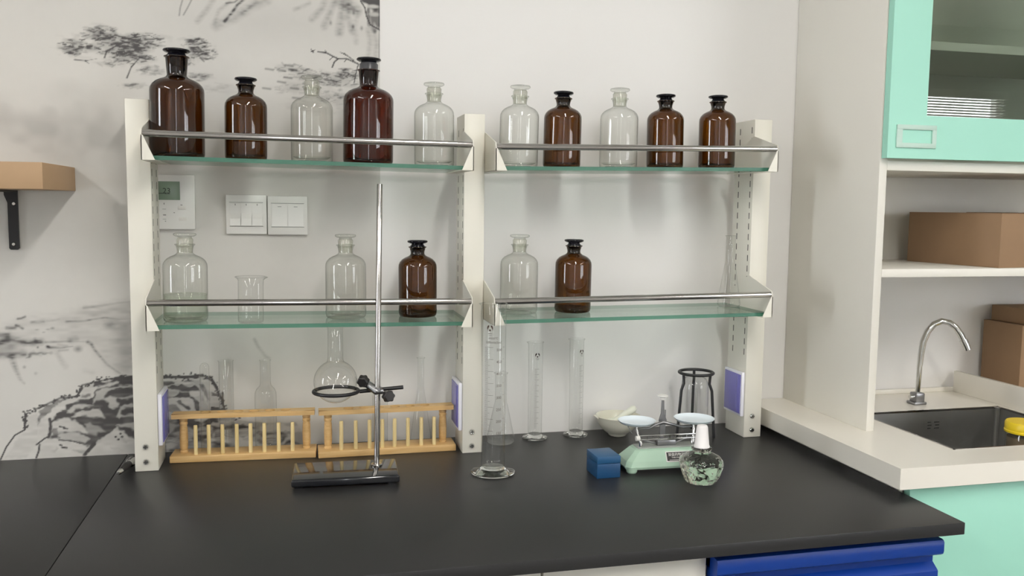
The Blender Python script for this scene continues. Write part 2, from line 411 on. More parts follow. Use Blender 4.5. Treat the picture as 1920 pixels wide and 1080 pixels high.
# pine clusters with many short needles
def cluster(px, py, rx, ry, n, val, wash=.15, seed=0):
    r = random.Random(seed)
    blob(px, py, rx, ry, wash, edge=.8, jag=.6, seed=seed)
    blob(px-rx*.2, py, rx*.8, ry*.75, wash, edge=.9, jag=.8, seed=seed+40)
    for _ in range(max(3, n//8)):
        a = r.random()*2*PI; q = math.sqrt(r.random())*.9; blob(px+rx*q*math.cos(a), py+ry*q*math.sin(a), r.uniform(5, 10), r.uniform(2, 3.5), val*.65, r.uniform(-.2, .1), .8, jag=.3)
    for _ in range(int(n*.45)):
        a = r.random()*2*PI; q = math.sqrt(r.random()); x = px+rx*q*math.cos(a); y = py+ry*q*math.sin(a)
        L = r.uniform(2, 7); b = r.gauss(0, .45)
        stroke([(x-L*math.cos(b), y+L*math.sin(b)*.6), (x+L*math.cos(b), y-L*math.sin(b)*.6)], r.uniform(1.2, 2.6), val*r.uniform(.4, 1), .6, False)
cluster(140, 88, 32, 16, 90, .62, .30, 1); cluster(185, 62, 34, 14, 90, .55, .26, 2); cluster(225, 88, 50, 20, 150, .62, .32, 3)
cluster(268, 78, 40, 18, 110, .55, .28, 4); cluster(250, 108, 40, 12, 80, .5, .22, 5); cluster(366, 82, 26, 12, 70, .55, .2, 6)
cluster(380, 100, 26, 14, 80, .6, .22, 7); cluster(350, 108, 22, 14, 50, .4, .16, 8); cluster(375, 143, 22, 9, 40, .35, .2, 9)
cluster(285, 132, 26, 9, 40, .35, .18, 10); cluster(255, 160, 26, 6, 30, .3, .15, 11); cluster(415, 166, 40, 10, 20, .12, .10, 12)
cluster(208, 118, 26, 7, 30, .35, .12, 13)
for p in ([(140, 112), (160, 114), (182, 110)], [(160, 114), (168, 120)], [(196, 108), (200, 96), (225, 82), (262, 76), (300, 72)], [(215, 66), (240, 72), (280, 66), (303, 78)],
          [(238, 146), (246, 126), (262, 108), (285, 104)], [(246, 126), (254, 118)], [(262, 108), (280, 112), (294, 106)]):
    stroke(p, 2.6, .72, .5)
cluster(546, 128, 34, 8, 40, .4, .12, 21); cluster(575, 142, 44, 12, 50, .38, .14, 22); cluster(632, 150, 46, 16, 90, .5, .22, 23)
cluster(648, 138, 22, 10, 50, .55, .16, 24); cluster(560, 165, 50, 14, 36, .28, .10, 25); cluster(632, 182, 34, 16, 50, .4, .16, 26); cluster(600, 200, 60, 16, 20, .14, .08, 27)
for x, y in ((505, 130), (528, 132), (542, 123), (549, 131), (540, 146), (500, 166), (528, 154), (552, 166), (556, 184), (575, 158)): stroke([(x-7, y-1), (x+7, y+1)], 3.4, .5, .7, False)
for p, w_ in (([(596, 97), (612, 99), (625, 106), (634, 110), (650, 110), (672, 120)], 2.6), ([(583, 97), (590, 94)], 1.6), ([(583, 92), (588, 99)], 1.6), ([(645, 100), (652, 105), (664, 114)], 1.8), ([(638, 98), (648, 103)], 1.4),
              ([(634, 110), (627, 116), (623, 126)], 2.6), ([(650, 110), (646, 116)], 1.6), ([(612, 99), (610, 95)], 1.6), ([(625, 106), (618, 112)], 1.4), ([(672, 120), (668, 135), (664, 155)], 2.0)):
    stroke(p, w_, .8, .4, False)
# cliffs at the top edge
for p, w_, v in (([(344, -6), (338, 14), (336, 29)], 2.2, .5), ([(362, -6), (352, 14), (344, 28)], 2.2, .5), ([(462, -4), (446, 8), (436, 22), (421, 40)], 4.5, .62), ([(450, -4), (440, 4), (424, 6)], 3, .55),
                 ([(400, 0), (385, 22), (370, 40)], 8, .22), ([(500, 0), (470, 12), (440, 32), (405, 48)], 14, .26), ([(430, 4), (410, 20), (402, 44)], 6, .2), ([(480, 4), (455, 24)], 7, .25),
                 ([(580, 6), (568, 12), (552, 18)], 6, .25), ([(610, 0), (604, 16), (585, 36)], 10, .26), ([(628, 0), (618, 26), (608, 50)], 10, .30), ([(645, 0), (640, 34), (636, 62)], 12, .34),
                 ([(655, 0), (652, 30), (660, 60)], 9, .30), ([(640, 4), (652, 10), (668, 20)], 16, .40), ([(672, 20), (664, 50), (668, 80)], 8, .16), ([(690, 55), (694, 80), (690, 110)], 8, .22), ([(700, 50), (706, 80), (704, 105)], 9, .22)):
    stroke(p, w_, v, .8, False)
for x, y in ((663, 24), (620, 43), (662, 50), (678, 53)): blob(x, y, 4, 6, .5, edge=.9)
blob(700, -8, 24, 26, .82, edge=.25, jag=.2, seed=5); blob(706, 30, 18, 28, .62, edge=.3, jag=.35, seed=6); blob(700, 12, 16, 5, .25, mode='set', edge=.6); blob(702, 27, 13, 5, .3, mode='set', edge=.6)
stroke([(676, 2), (684, 14), (687, 30), (694, 46), (712, 56)], 2.4, .85, .4, False)
stroke([(711.6, -10), (711, 110)], 2.0, .5, .6, False)
# distant ridge at the left
poly(Z4((200, 240), (700, 180), (1000, 110), (1540, 20), (1640, 0), (1640, 900), (1400, 890), (1260, 780), (1050, 520), (600, 640), (320, 700), (0, 700), (-200, 690), (-200, 340), (0, 350)), .13, 9, 'add')
poly(Z4((1250, 250), (1640, 230), (1640, 900), (1400, 850), (1350, 450)), .20, 9, 'add'); poly(Z4((980, 120), (1640, 0), (1640, 200), (1250, 220), (900, 250)), .12, 7, 'add')
poly(Z4((-200, 400), (120, 400), (160, 470), (300, 490), (300, 640), (120, 690), (-200, 700)), .20, 5, 'add')
for p, w_, v in (([(210, 240), (250, 235), (300, 215)], 3.4, .6), ([(380, 285), (520, 275)], 5, .34), ([(560, 265), (700, 250)], 4, .22), ([(790, 275), (1000, 265), (1120, 245), (1250, 225), (1420, 245), (1620, 235)], 4, .45), ([(1000, 105), (1200, 85), (1420, 50), (1620, 30)], 5, .34),
                 ([(80, 350), (180, 350)], 5, .5), ([(190, 318), (230, 330), (270, 355)], 4, .45), ([(-100, 430), (100, 430)], 6, .4), ([(-60, 540), (20, 520), (80, 490)], 9, .6), ([(110, 480), (240, 500)], 9, .42), ([(300, 520), (380, 525), (490, 515)], 10, .55), ([(415, 480), (430, 510)], 5, .35),
                 ([(550, 518), (700, 514), (870, 508), (1050, 515)], 4, .42), ([(840, 490), (900, 480)], 9, .35), ([(560, 572), (600, 582), (720, 588), (870, 568)], 5, .62), ([(690, 545), (800, 560)], 3, .2), ([(-100, 680), (100, 680), (300, 665)], 8, .42),
                 ([(140, 700), (170, 790), (205, 880), (240, 960), (290, 1010)], 9, .42), ([(1050, 515), (1085, 535), (1120, 600), (1270, 780), (1440, 900), (1600, 930)], 6, .52), ([(680, 650), (720, 720), (780, 810)], 8, .16), ([(700, 620), (810, 610)], 3, .3), ([(1010, 860), (1100, 880)], 8, .08)):
    stroke(Z4(*p), w_, v, .8, len(p) > 3)
poly(Z4((315, 715), (330, 660), (400, 630), (500, 632), (620, 650), (500, 665), (400, 675), (350, 700)), .58, 2, 'add')
for u_, v, rx, ry, d_ in ((930, 600, 10, 8, .5), (450, 580, 3, 3, .6), (575, 573, 4, 3, .6), (290, 815, 4, 4, .4), (425, 890, 4, 4, .25), (440, 370, 5, 2, .35), (520, 400, 4, 2, .35), (570, 365, 5, 2, .35), (625, 352, 5, 3, .45), (1300, 320, 14, 7, .35), (130, 590, 12, 16, .25)):
    x_, y_ = Z4((u_, v))[0]; blob(x_, y_, rx, ry, d_, edge=.8)
# rocks: outline polygon, grey body, pale boulders, black crevices
top = [(0, 864), (28, 818), (47, 806), (47, 775), (68, 768), (113, 747), (145, 744), (154, 723), (207, 711), (250, 706), (300, 706), (345, 708), (380, 703), (398, 716), (415, 748), (424, 775), (450, 786), (500, 792), (555, 790), (575, 822), (590, 862)]
tw = [at_wall(*p) for p in top]; tx = np.array([p[0] for p in tw]); tz = np.array([p[1] for p in tw])
edgez = np.interp(XX, tx, tz, left=-1, right=-1)+(n2-.5)*.006
body = np.clip((edgez-ZZ)/.003, 0, 1)
core = np.interp(XX, [at_wall(q, 800)[0] for q in (0, 60, 100, 170, 250, 400, 430, 560, 590)], [0, .06, .10, .25, .40, .50, .40, .34, 0])
rk = fbm(.045, .016, 31, 4)
add(body*np.clip((rk-.36)*5, 0.25, 1), core)
R_ = random.Random(3)
def boulder(px, py, rx, ry, ang=0, pale=.16):
    blob(px, py, rx+2.5, ry+2.5, .80, ang, .35, 'set', .22, int(px)); blob(px+1, py+1.5, rx, ry, pale, ang, .40, 'set', .18, int(py))
    for k in range(5):
        q = R_.uniform(-.5, .6); stroke([(px-rx*.6, py+ry*q), (px, py+ry*(q-.15)), (px+rx*.7, py+ry*(q+.1))], R_.uniform(1.5, 4), R_.uniform(.1, .35), .8)
for c_ in ((350, 790, 34, 8, -.2, .68), (395, 790, 20, 7, 0, .72), (300, 812, 12, 12, 0, .60), (374, 820, 30, 6, 0, .58), (408, 834, 26, 8, 0, .55), (440, 800, 16, 7, 0, .50), (490, 812, 14, 6, 0, .45), (530, 812, 18, 5, 0, .42)):
    blob(c_[0], c_[1], c_[2], c_[3], c_[5], c_[4], .55, 'add', .45, int(c_[0]*3))
for b_ in ((345, 812, 26, 14, .2), (320, 830, 22, 14, 0), (385, 806, 22, 10, 0), (420, 812, 26, 12, 0), (370, 838, 40, 12, 0), (460, 808, 26, 10, 0), (510, 822, 26, 12, 0), (545, 838, 18, 12, 0)):
    boulder(b_[0], b_[1], b_[2], b_[3], b_[4], .18 if b_[0] < 290 else .30)
for pts_, v_ in ((((60, 600), (70, 560), (200, 530), (190, 620), (200, 900), (60, 1060), (-200, 1060), (-60, 860), (40, 740)), .11),
    (((880, 250), (960, 215), (1050, 200), (1180, 110), (1310, 120), (1500, 110), (1700, 110), (1700, 1010), (1310, 1010), (1130, 690), (1100, 730), (900, 860), (850, 910), (740, 1020), (700, 900), (500, 850), (440, 830), (335, 830), (330, 660), (370, 600), (420, 520), (520, 480), (520, 430), (620, 400), (700, 370), (830, 350), (860, 280)), .76),
    (((850, 180), (880, 150), (1000, 170), (1090, 110), (1160, 100), (1310, 110), (1700, 110), (1700, 200), (1310, 195), (1160, 180), (1150, 160), (1040, 200), (960, 220), (880, 250), (860, 270)), .80),
    (((300, 440), (430, 380), (560, 335), (610, 345), (440, 415), (385, 470), (300, 560), (235, 600), (205, 690), (185, 600), (215, 500)), .58),
    (((350, 560), (420, 440), (520, 390), (640, 365), (710, 350), (640, 400), (520, 430), (510, 480), (420, 520), (370, 600), (330, 620), (320, 800), (200, 880), (200, 690), (240, 600), (300, 560)), .12),
    (((700, 330), (720, 240), (860, 225), (1000, 190), (1150, 165), (1150, 185), (1040, 205), (900, 240), (850, 270), (830, 335), (740, 335)), .14),
    (((700, 330), (760, 300), (830, 300), (830, 345), (700, 350)), .55),
    (((360, 650), (430, 610), (500, 590), (620, 610), (700, 670), (800, 750), (780, 770), (640, 740), (600, 755), (450, 755), (360, 790), (350, 720)), .20),
    (((380, 700), (420, 700), (440, 760), (420, 790), (380, 790), (350, 760)), .62),
    (((450, 775), (640, 750), (740, 800), (810, 830), (750, 885), (600, 850), (470, 850), (430, 800)), .30),
    (((540, 500), (620, 440), (740, 430), (840, 440), (760, 460), (640, 490), (590, 535), (550, 530)), .26),
    (((590, 570), (680, 510), (830, 490), (920, 480), (960, 530), (985, 585), (860, 580), (740, 565)), .24),
    (((880, 290), (960, 240), (1100, 215), (1310, 200), (1700, 190), (1700, 215), (1310, 218), (1160, 235), (1050, 250), (980, 320), (960, 360), (870, 380), (850, 420), (840, 380)), .34),
    (((970, 360), (1050, 340), (1120, 345), (1120, 400), (1160, 430), (1140, 460), (1070, 480), (1040, 460), (1020, 400), (980, 380)), .30),
    (((1140, 540), (1160, 460), (1250, 430), (1310, 420), (1400, 420), (1400, 450), (1220, 470), (1180, 500), (1180, 560), (1150, 600), (1120, 580)), .36),
    (((1180, 560), (1300, 540), (1400, 540), (1400, 570), (1200, 585)), .38), (((1110, 680), (1220, 650), (1310, 640), (1400, 640), (1400, 740), (1310, 720), (1240, 700), (1140, 685)), .32),
    (((1130, 350), (1310, 320), (1400, 318), (1400, 335), (1310, 340), (1180, 375)), .36), (((740, 660), (820, 650), (960, 720), (1000, 750), (900, 760), (880, 800), (800, 780)), .50),
    (((770, 1020), (900, 880), (960, 830), (1100, 740), (1200, 735), (1240, 790), (1310, 820), (1500, 900), (1700, 1040), (760, 1080)), .13),
    (((175, 1070), (205, 900), (270, 860), (330, 838), (460, 852), (640, 870), (740, 910), (830, 930), (760, 990), (735, 1060)), .13),
    (((600, 965), (700, 960), (780, 980), (740, 1010), (640, 990)), .42), (((350, 980), (420, 920), (430, 930), (390, 990)), .30), (((1040, 930), (1160, 950), (1200, 975), (1060, 950)), .32), (((1170, 800), (1260, 860), (1240, 880), (1160, 830)), .28)):
    poly(Z1(*pts_), v_, 1.4 if v_ > .5 else 1.8, seed=int(abs(pts_[0][0])) % 97)
for pts_, v_ in ((((60, 160), (900, 150), (1080, 180), (1140, 180), (1280, 430), (1290, 500), (1380, 500), (1380, 700), (1440, 900), (1440, 1000), (60, 1000)), .42),
    (((60, 160), (150, 170), (360, 190), (460, 190), (480, 150), (900, 150), (900, 190), (840, 215), (560, 200), (300, 215), (60, 235)), .80), (((60, 235), (560, 212), (920, 230), (900, 250), (760, 245), (690, 240), (600, 262), (480, 262), (180, 270), (60, 280)), .20),
    (((60, 290), (180, 270), (400, 285), (400, 320), (250, 350), (60, 350)), .74), (((600, 262), (690, 235), (780, 270), (700, 285)), .76), (((410, 290), (700, 290), (800, 310), (600, 330), (410, 330)), .30),
    (((250, 380), (400, 340), (450, 370), (520, 330), (720, 390), (800, 350), (900, 410), (920, 460), (560, 470), (460, 440), (240, 410)), .76), (((200, 430), (420, 430), (500, 520), (380, 540), (200, 520)), .42), (((690, 470), (880, 460), (930, 520), (880, 560), (780, 590), (700, 540)), .28),
    (((150, 590), (400, 575), (520, 480), (680, 500), (720, 580), (800, 600), (900, 700), (920, 900), (840, 900), (790, 700), (740, 620), (360, 600)), .74), (((150, 620), (700, 602), (780, 660), (810, 800), (840, 900), (560, 900), (450, 800), (300, 760), (150, 740)), .30),
    (((430, 690), (470, 650), (540, 650), (560, 710), (700, 780), (740, 840), (700, 860), (580, 780), (500, 730)), .70), (((150, 740), (430, 740), (560, 880), (150, 900)), .60),
    (((940, 220), (1080, 200), (1140, 240), (1240, 350), (1280, 500), (1140, 480), (1060, 430), (1000, 330), (940, 280)), .26), (((900, 320), (1000, 340), (1050, 450), (1080, 640), (1010, 560), (940, 420)), .62), (((940, 450), (1000, 500), (1080, 700), (1060, 760), (1000, 640), (940, 540)), .26),
    (((1150, 480), (1290, 530), (1290, 570), (1160, 560)), .72), (((1150, 600), (1370, 590), (1370, 680), (1240, 700), (1140, 660)), .34), (((1140, 780), (1290, 790), (1380, 880), (1140, 900)), .76)):
    poly(Z2(*pts_), v_, 1.0, warp=1.4, seed=int(abs(pts_[0][1])) % 89)
for p_, w_ in ((Z1((335, 600), (345, 700), (320, 820)), 4.5), (Z1((215, 900), (205, 980), (175, 1060)), 3), (Z1((860, 895), (800, 960), (740, 1030)), 5.5), (Z1((650, 335), (690, 280), (720, 235)), 3), (Z2((1140, 180), (1190, 270), (1240, 340), (1280, 430)), 3), (Z2((1380, 490), (1380, 690), (1440, 900)), 2.4), (Z1((440, 850), (470, 850), (600, 860), (700, 890)), 2), (Z1((510, 700), (450, 690)), 2.4), (Z1((500, 710), (545, 715)), 2.6), (Z1((480, 935), (535, 940)), 3.2), (Z1((455, 905), (475, 912)), 3)):
    stroke(p_, w_, .85, .5, False)
for x, y in ((217, 819), (226, 813), (229, 819), (222, 824)): blob(x, y, 3, 2.5, .8, edge=.5)
for p in ([(0, 864), (12, 838), (28, 816), (46, 806), (48, 790)], [(68, 834), (84, 822), (92, 818)], [(46, 806), (47, 775)]):
    stroke(p, 2.6, .85, .4, False)
stroke([(a_, b_-1) for a_, b_ in top[4:15]], 3.2, .62, .6, False)
for k in range(240):            # moss dots along the outline
    i = R_.randrange(2, 16); a, b = top[i], top[i+1]; t = R_.random()
    x = a[0]+(b[0]-a[0])*t+R_.gauss(0, 2.2); y = a[1]+(b[1]-a[1])*t+R_.gauss(-1, 2.6); blob(x, y, R_.uniform(1.5, 3.6), R_.uniform(1.2, 2.2), .85, R_.uniform(-.5, .5), .5)
stroke([(477, 636), (484, 650), (498, 668), (505, 672)], 5, .22, .9, False)
DARK = np.clip(DARK, 0, 1); q_ = np.clip((DARK-.35)/.35, 0, 1); DARK = DARK*(1+.22*q_*q_*(3-2*q_)); DARK = np.clip(DARK+(fbm(.02, .02, 77, 3)-.5)*.03, 0, .94)
paper = np.array((.635, .62, .585)); inkc = np.array((.045, .042, .044))
C = paper[None, None, :]*(1-DARK[..., None])+inkc[None, None, :]*DARK[..., None]
nv = nx*nz; co = np.empty((nv, 3)); co[:, 0] = XX.ravel(); co[:, 1] = -.0012; co[:, 2] = ZZ.ravel()
idx = np.arange(nv).reshape(nz, nx)
quads = np.stack([idx[:-1, :-1], idx[:-1, 1:], idx[1:, 1:], idx[1:, :-1]], -1).reshape(-1, 4)
ext = np.array([(-2.6, -.0012, 0), (GX0, -.0012, 0), (GX0, -.0012, 1.93), (-2.6, -.0012, 1.93), (GX0, -.0012, GZ1), (GX1, -.0012, GZ1), (GX1, -.0012, 1.93), (GX0, -.0012, 1.93), (GX1, -.0012, 0), (GX1, 0, 0), (GX1, 0, 1.93), (GX1, -.0012, 1.93)])
cov = np.concatenate([co, ext]); exq = np.array([[0, 1, 2, 3], [4, 5, 6, 7], [8, 9, 10, 11]])+nv
Q = np.concatenate([quads, exq]); me = bpy.data.meshes.new('mural')
me.vertices.add(len(cov)); me.vertices.foreach_set('co', cov.astype(np.float32).ravel())
me.loops.add(len(Q)*4); me.loops.foreach_set('vertex_index', Q.astype(np.int32).ravel())
me.polygons.add(len(Q)); me.polygons.foreach_set('loop_start', (np.arange(len(Q))*4).astype(np.int32)); me.polygons.foreach_set('loop_total', np.full(len(Q), 4, np.int32))
me.update(calc_edges=True); me.validate()
ca = me.color_attributes.new('ink', 'FLOAT_COLOR', 'POINT'); cc = np.ones((len(cov), 4), np.float32); cc[:nv, :3] = C.reshape(-1, 3); cc[nv:, :3] = paper
ca.data.foreach_set('color', cc.ravel())
mm = mat('mural_print', (.6, .59, .56), .6, spec=.3); an = mm.node_tree.nodes.new('ShaderNodeVertexColor'); an.layer_name = 'ink'
mm.node_tree.links.new(an.outputs['Color'], mm.node_tree.nodes['Principled BSDF'].inputs['Base Color'])
me.materials.append(mm); mur = bpy.data.objects.new('mural', me); COL.objects.link(mur)
tag(mur, 'grey ink landscape mural of pines and rocks covering the left wall', 'mural')

# ------------------------------------------------------------------ worktops and base units
def top_slab(x0, x1, label):
    o = MB().box(x0, x1, -.744, -.002, -.022, 0, .0015).build('worktop', 'black_top'); tag(o, label, 'worktop')
top_slab(.0995, 1.6084, 'matt black worktop slab carrying the reagent rack and glassware')
top_slab(-1.5, .0985, 'matt black worktop slab left of the thin seam, empty')

u = thing('base_cabinet', 'cream base cabinet under the black worktop, left of the blue drawers', 'cabinet', (0, 0, -.76))
MB().box(.55, 1.134, -.68, -.03, 0, .738).build('body', 'white_board', u)
MB().box(.553, .841, -.70, -.681, .02, .722, .002).build('door', 'white_board', u)
MB().box(.845, 1.132, -.70, -.681, .02, .722, .002).build('door', 'white_board', u)
u = thing('base_cabinet', 'cream base cabinet under the black worktop at the far left end', 'cabinet', (0, 0, -.76))
MB().box(-1.5, .545, -.68, -.03, 0, .738).build('body', 'white_board', u)
MB().box(-1.0, .543, -.70, -.681, .02, .722, .002).build('door', 'white_board', u)
u = thing('drawer_cabinet', 'blue fronted drawer cabinet under the right end of the black worktop', 'cabinet', (0, 0, -.76))
MB().box(1.141, 1.575, -.672, -.03, 0, .738).build('body', 'white_board', u)
MB().box(1.139, 1.582, -.70, -.673, .700, .722, .0).build('top_rail', 'blue', u)
def dfront(z0, z1):
    d = MB(); zt = z1
    prof = [(-.688, z0), (-.715, z0), (-.715, zt-.062), (-.713, zt-.060), (-.700, zt-.050), (-.700, zt-.036), (-.720, zt-.030), (-.7255, zt-.026), (-.727, zt-.021), (-.727, zt-.005), (-.7245, zt-.001), (-.720, zt), (-.688, zt)]
    d.prism(prof, 1.139, 1.582, 'x'); return d.build('drawer_front', 'blue', u)
dfront(.52, .724); dfront(.27, .515); dfront(.02, .265)

# white quartz counter with sink cut-out
SZ = .0585; sx0, sx1, sy0, sy1 = 1.776, 2.182, -.515, -.192
q = MB(); zb = .0165
for a in ((1.5775, sx0, -.608, -.002), (sx1, 3.3, -.608, -.002), (sx0, sx1, -.608, sy0), (sx0, sx1, sy1, -.002)): q.box(a[0], a[1], a[2], a[3], zb, SZ)
ct = thing('sink_counter', 'glossy white counter slab with a cut out for the steel sink', 'counter', (0, 0, 0))
q.build('slab', 'quartz', ct)
MB().box(2.200, 2.213, -.606, -.014, SZ, .1155, .001).build('side_upstand', 'quartz', ct)
MB().box(1.71, 3.3, -.013, -.002, SZ, .070, .001).build('rear_upstand', 'quartz', ct)
sk = thing('sink', 'stainless steel sink bowl set in the white counter', 'sink', (0, 0, 0))
s = MB(); d = .165; t_ = .0012; e = .006
def quad(mb, pts, mi=0): mb.bm.faces.new([mb.bm.verts.new(p) for p in pts]).material_index = mi
zr = SZ-.002
s.box(sx0, sx0+t_, sy0, sy1, SZ-d, zr); s.box(sx1-t_, sx1, sy0, sy1, SZ-d, zr); s.box(sx0, sx1, sy0, sy0+t_, SZ-d, zr); s.box(sx0, sx1, sy1-t_, sy1, SZ-d, zr); s.box(sx0, sx1, sy0, sy1, SZ-d-.002, SZ-d)
s.tube([(sx1-.006, sy1-.006, SZ-d), (sx1-.006, sy1-.006, zr)], .006, 10)
s.build('bowl', 'sinksteel', sk)
r_ = MB(); 
for a in ((sx0-.0, sx1, sy0, sy0+.004), (sx0, sx1, sy1-.004, sy1), (sx0, sx0+.004, sy0, sy1), (sx1-.004, sx1, sy0, sy1)): r_.box(a[0], a[1], a[2], a[3], SZ-.004, SZ+.0008)
r_.build('rim', 'steel', sk)
o_ = MB()
c0 = at(1749, 797, 'y', sy1-t_)
for k in (-1, 0, 1):
    for a, b in ((-.016, -.006), (.003, .018)) if k else ((-.016, -.004), (.006, .018)): o_.box(c0.x+a, c0.x+b, sy1-.0022, sy1-.0011, c0.z+k*.0075-.0014, c0.z+k*.0075+.0014, .0004)
o_.build('overflow_slots', 'slot', sk)
# faucet in a vertical plane turned towards the room
fb = at(1719, 757, 'z', SZ)
fc = thing('faucet', 'chrome gooseneck faucet standing behind the steel sink', 'faucet', (fb.x, fb.y, SZ))
phi = math.radians(28)
def atf(px, py):
    nrm = Vector((math.sin(phi), math.cos(phi), 0)); d_ = RX*((px-960)/FPX)-UP*((py-540)/FPX)+FW
    t = (fb-Vector(CAM)).dot(nrm)/d_.dot(nrm); return Vector(CAM)+d_*t-Vector((fb.x, fb.y, SZ))
path = [atf(*p) for p in ((1720, 738), (1722, 718), (1724, 690), (1727, 664), (1731, 641), (1739, 622), (1751, 608), (1766, 602), (1780, 605), (1792, 614), (1801, 627), (1808, 641))]
MB().tube(path, [.0062, .0062, .0064, .0072, .0078]+[.0078]*7, 16).build('spout', 'chrome', fc)
MB().tube([atf(1806, 637), atf(1811, 648), atf(1814, 656)], [.0095, .0095, .0088], 16).build('nozzle', 'chrome', fc)
MB().box(-.013, .013, -.013, .013, .006, .030, .003).box(-.019, .017, -.016, .016, 0, .007, .002).build('base_block', 'pewter', fc)
MB().tube([(-.012, -.004, .020), (-.026, -.004, .020)], .005, 12).build('valve_stub', 'chrome', fc)
# jar with yellow lid in the sink
jc = Vector((2.070, -.395, 0))
j = thing('jar', 'round yellow lidded jar standing in the sink', 'jar', (jc.x, jc.y, SZ-d))
zt = at(1905, 793, 'y', -.40).z-(SZ-d)
MB().lathe([(0, .001), (.036, .001), (.040, .006), (.040, zt-.03), (.037, zt-.022)], seg=40).build('body', 'thin', j)
MB().lathe([(0, .004), (.037, .004), (.037, zt-.035), (0, zt-.035)], seg=32).build('contents', mat('brown_contents', (.16, .12, .07), .6), j)
MB().lathe([(.037, zt-.024), (.043, zt-.024), (.0435, zt-.020), (.0420, zt-.018), (.0425, zt-.004), (.040, zt), (0, zt)], seg=48).build('lid', 'yellow', j)

# mint base cabinet under the white counter
u = thing('sink_cabinet', 'mint fronted base cabinet under the white sink counter', 'cabinet', (0, 0, -.76))
MB().box(1.612, 1.6205, -.562, -.01, 0, .776).box(1.6205, 3.3, -.562, -.555, 0, .60).box(3.28, 3.3, -.562, -.01, 0, .776).build('body', 'white_board', u)
MB().box(1.6215, 2.30, -.582, -.564, .02, .766, .0015).build('door', 'mint', u)
MB().box(2.304, 3.28, -.582, -.564, .02, .766, .0015).build('door', 'mint', u)

# tall open cupboard above the counter
u = thing('wall_cupboard', 'white cupboard with open shelves and a mint glazed door standing on the counter', 'cupboard', (0, 0, SZ))
CH = 1.45-SZ
MB().box(1.6893, 1.7083, -.347, -.002, 0, CH, .0006).build('side_panel', 'white_board', u)
MB().box(2.95, 2.97, -.347, -.002, 0, CH).build('side_panel', 'white_board', u)
MB().box(1.7085, 2.95, -.347, -.014, .6357-SZ, .6565-SZ, .0006).build('shelf', 'white_board', u)
MB().box(1.7085, 2.95, -.347, -.014, .4023-SZ, .4203-SZ, .0006).build('shelf', 'white_board', u)
MB().box(1.7085, 2.95, -.315, -.014, .9036-SZ, .9223-SZ, .0006).build('shelf', 'white_board', u)
MB().box(1.7085, 2.95, -.013, -.003, .38-SZ, CH-.02).build('back_panel', 'white_board', u)
MB().box(1.7085, 2.95, -.347, -.002, CH-.02, CH).build('top_panel', 'white_board', u)
def gdoor(x0, x1, gx0_, gx1_):
    d = MB(); y0, y1 = -.368, -.350; z0, z1 = .661, 1.44; g0, g1 = .753, 1.35
    d.box(x0, gx0_, y0, y1, z0-SZ, z1-SZ); d.box(gx1_, x1, y0, y1, z0-SZ, z1-SZ); d.box(gx0_, gx1_, y0, y1, z0-SZ, g0-SZ); d.box(gx0_, gx1_, y0, y1, g1-SZ, z1-SZ)
    dd = d.build('door', 'mint', u)
    MB().box(gx0_-.008, gx1_+.008, y0+.008, y0+.012, g0-.008-SZ, g1+.008-SZ).build('glass_pane', 'pane', dd)
    return dd
dd = gdoor(1.691, 2.318, 1.7846, 2.225); gdoor(2.322, 2.948, 2.415, 2.855)
h = MB(); hx0, hx1, hz0, hz1 = 1.7105, 1.8095, .6835-SZ, .7325-SZ; b_ = .0105
h.box(hx0, hx1, -.3715, -.3678, hz0, hz0+b_, .001); h.box(hx0, hx1, -.3715, -.3678, hz1-b_, hz1, .001); h.box(hx0, hx0+.014, -.3712, -.3678, hz0+.0095, hz1-.0095, 0); h.box(hx1-.010, hx1, -.3712, -.3678, hz0+.0095, hz1-.0095, 0)
tag(h.build('handle', 'mintpale', dd), 'pale grey rectangular handle frame')

# cardboard boxes
def carton(name, label, loc, rz, w_, d_, h_, flaps=True):
    c = thing(name, label, 'box', loc, rz)
    MB().box(0, w_, 0, d_, 0, h_, .0008).build('body', 'cardboard', c)
    if flaps:
        f = MB(); f.box(.0, w_*.5, .0, d_-.0, h_, h_+.0022); f.box(w_*.5+.001, w_, .002, d_, h_, h_+.0035)
        f.build('lid_flaps', 'cardboard', c)
    return c
carton('cardboard_box', 'brown cardboard box lying on the open middle shelf of the cupboard', (2.022, -.338, .4205), math.radians(9), .40, .262, .123)
carton('cardboard_box', 'tall brown cardboard box behind the low white upstand, right of the faucet', (2.283, -.150, SZ+.0003), 0, .32, .132, at(1875, 598, 'y', -.02).z-SZ-.003)
carton('cardboard_box', 'flat brown box on top of the tall cardboard box', (2.300, -.145, at(1875, 598, 'y', -.02).z+.001), 0, .28, .120, .040, False)

# ------------------------------------------------------------------ wall shelf at the far left
ws = thing('wall_shelf', 'tan wooden wall shelf on a black bracket at the far left', 'shelf', (-.1, 0, .5695))
MB().box(-.9, .1122, -.243, -.0015, 0, .049, .001).build('board', 'shelfwood', ws)
b0 = at(18, 466, 'y', -.004).x+.1; b1 = at(37, 466, 'y', -.004).x+.1
bk = MB(); bk.prism([(b0, -.120), (b0+.003, -.123), (b1-.003, -.123), (b1, -.120), (b1, -.001), (b0-.006, -.001), (b0-.006, -.010), (b0, -.026)], -.0065, -.0015, 'y')
bk.box(b0, b1, -.225, -.0015, -.0042, -.0002); bk.build('bracket', 'blackmetal', ws)
for py in (382, 458):
    p = at(25.5, py, 'y', -.008); q_ = MB(); q_.tube([(p.x+.1, -.0065, p.z-.5695), (p.x+.1, -.009, p.z-.5695)], [.0042, .0030], 14); q_.build('screw', 'steel', ws)

